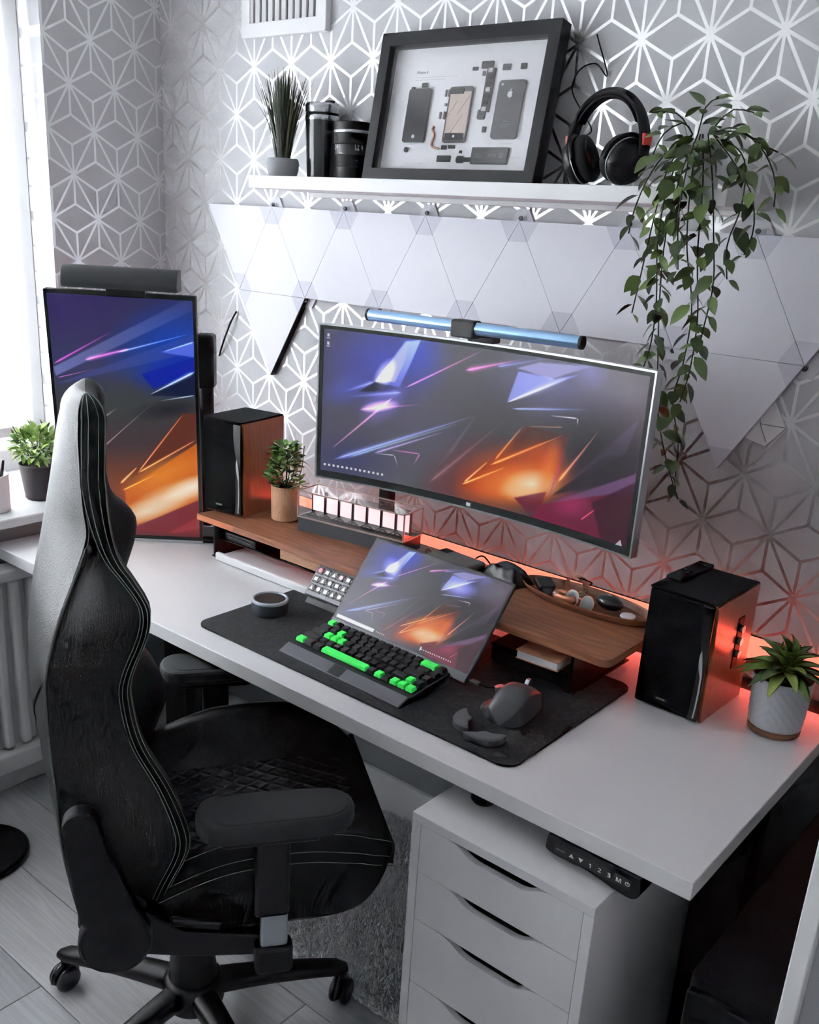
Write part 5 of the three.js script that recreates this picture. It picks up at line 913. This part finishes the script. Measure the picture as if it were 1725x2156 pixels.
  // armrests
  for (const [s, dy, df] of [[1, 0, 0], [-1, -.05, -.05]]) {
    const a = new THREE.Group(); a.name = 'armrest'; a.position.set(s * .318, dy, -df); t.add(a);
    const shp = new THREE.Shape(); shp.moveTo(-.045, .06); shp.bezierCurveTo(-.045, .015, .045, .015, .045, .06); shp.lineTo(.043, .215); shp.bezierCurveTo(.04, .272, -.036, .275, -.041, .215); shp.closePath();
    part('arm_pad', xf(ext(shp, .016, .007), [0, .717, .018], [-Math.PI / 2, 0, 0]), m.armPad, a);
    const pad = xf(ext(shp, .002, .002), [0, .738, -.002], [-Math.PI / 2, 0, 0], [.86, .90, 1]); part('pad_top', pad, m.armPad, a);
    part('pad_plate', xf(box(.07, .014, .15, .006), [0, .700, -.115]), m.plastic, a);
    part('sleeve', xf(box(.03, .15, .056, .008), [.008 * s, .622, -.118]), m.plastic, a);
    part('inner_tube', xf(box(.022, .075, .044, .005), [.008 * s, .515, -.122]), m.alu, a);
    part('bracket', merge([xf(box(.036, .055, .062, .01), [.008 * s, .462, -.122]), xf(box(.22, .024, .055, .008), [-s * .10, .444, -.122])]), m.plasticMatt, a);
  }
  // mechanism, column, star base and casters
  part('mechanism', xf(box(.20, .07, .26, .02), [0, .395, -.02]), m.plastic, t);
  part('tension_knob', merge([xf(cyl(.022, .024, .05, 24), [.02, .355, -.16], [R(-20), 0, 0]), xf(cyl(.01, .01, .06, 12), [.02, .39, -.15], [R(-20), 0, 0])]), m.plastic, t);
  part('gas_column', merge([xf(cyl(.026, .03, .14, 28), [0, .33, 0]), xf(cyl(.036, .05, .16, 28), [0, .21, 0])]), m.plastic, t);
  const base = new THREE.Group(); base.name = 'star_base'; t.add(base);
  part('hub', lathe([[0, .075], [.05, .075], [.062, .09], [.06, .135], [.05, .148], [0, .15]], 36), m.plastic, base);
  const a0 = Math.atan2(-.769, -.64) + R(-36) * -1; // direction of the rear leg in world, turned into the chair's own axes below
  for (let k = 0; k < 5; k++) {
    const wa = Math.atan2(-.769, -.64) + k * 2 * Math.PI / 5, wx = Math.cos(wa), wz = Math.sin(wa), c = Math.cos(R(-36)), s = Math.sin(R(-36));
    const dx = c * wx - s * wz, dz = s * wx + c * wz, ang = Math.atan2(-dz, dx), secs = [];
    for (let i = 0; i <= 14; i++) { const q = i / 14, x = .03 + .295 * q, y = .118 - .03 * q * q + .0 * q, hw = .028 - .011 * q, hh = .022 - .008 * q, row = []; for (let j = 0; j <= 14; j++) { const b = j / 14 * 6.2832, cx = Math.cos(b), cy = Math.sin(b), n = Math.pow(Math.pow(Math.abs(cx), 3.4) + Math.pow(Math.abs(cy), 3.4), -1 / 3.4), e = i === 14 ? .55 : 1; row.push(V(x, y + cy * n * hh * e, cx * n * hw * e)); } secs.push(row); }
    const cap = secs.at(-1), cc = V(cap[0].x + .002, .088, 0); secs.push(cap.map(() => cc.clone()));
    const lg = part('leg', grid(secs.reverse()), m.plastic, base, [0, 0, 0], [0, ang, 0]);
    const hood = new THREE.Group(); hood.name = 'caster'; hood.position.set(.314, 0, 0); hood.rotation.y = [.5, .9, -.7, .3, 1.2][k]; lg.add(hood);
    const wl = lathe([[0, -.008], [.02, -.008], [.027, -.005], [.0285, 0], [.027, .005], [.02, .008], [0, .008]], 28);
    hood.add(Object.assign(new THREE.Mesh(merge([xf(wl, [0, .0287, .013], [Math.PI / 2, 0, 0]), xf(wl, [0, .0287, -.013], [Math.PI / 2, 0, 0]), xf(cyl(.006, .006, .035, 12), [0, .0287, 0], [Math.PI / 2, 0, 0]), xf(new THREE.TorusGeometry(.027, .007, 8, 24, Math.PI * 1.05), [0, .032, 0], [0, 0, -.1]), xf(cyl(.007, .007, .04, 12), [.0, .068, 0])]), m.blackGloss), { name: 'wheels', castShadow: true, receiveShadow: true }));
  }
}

renderer.render(scene, camera);
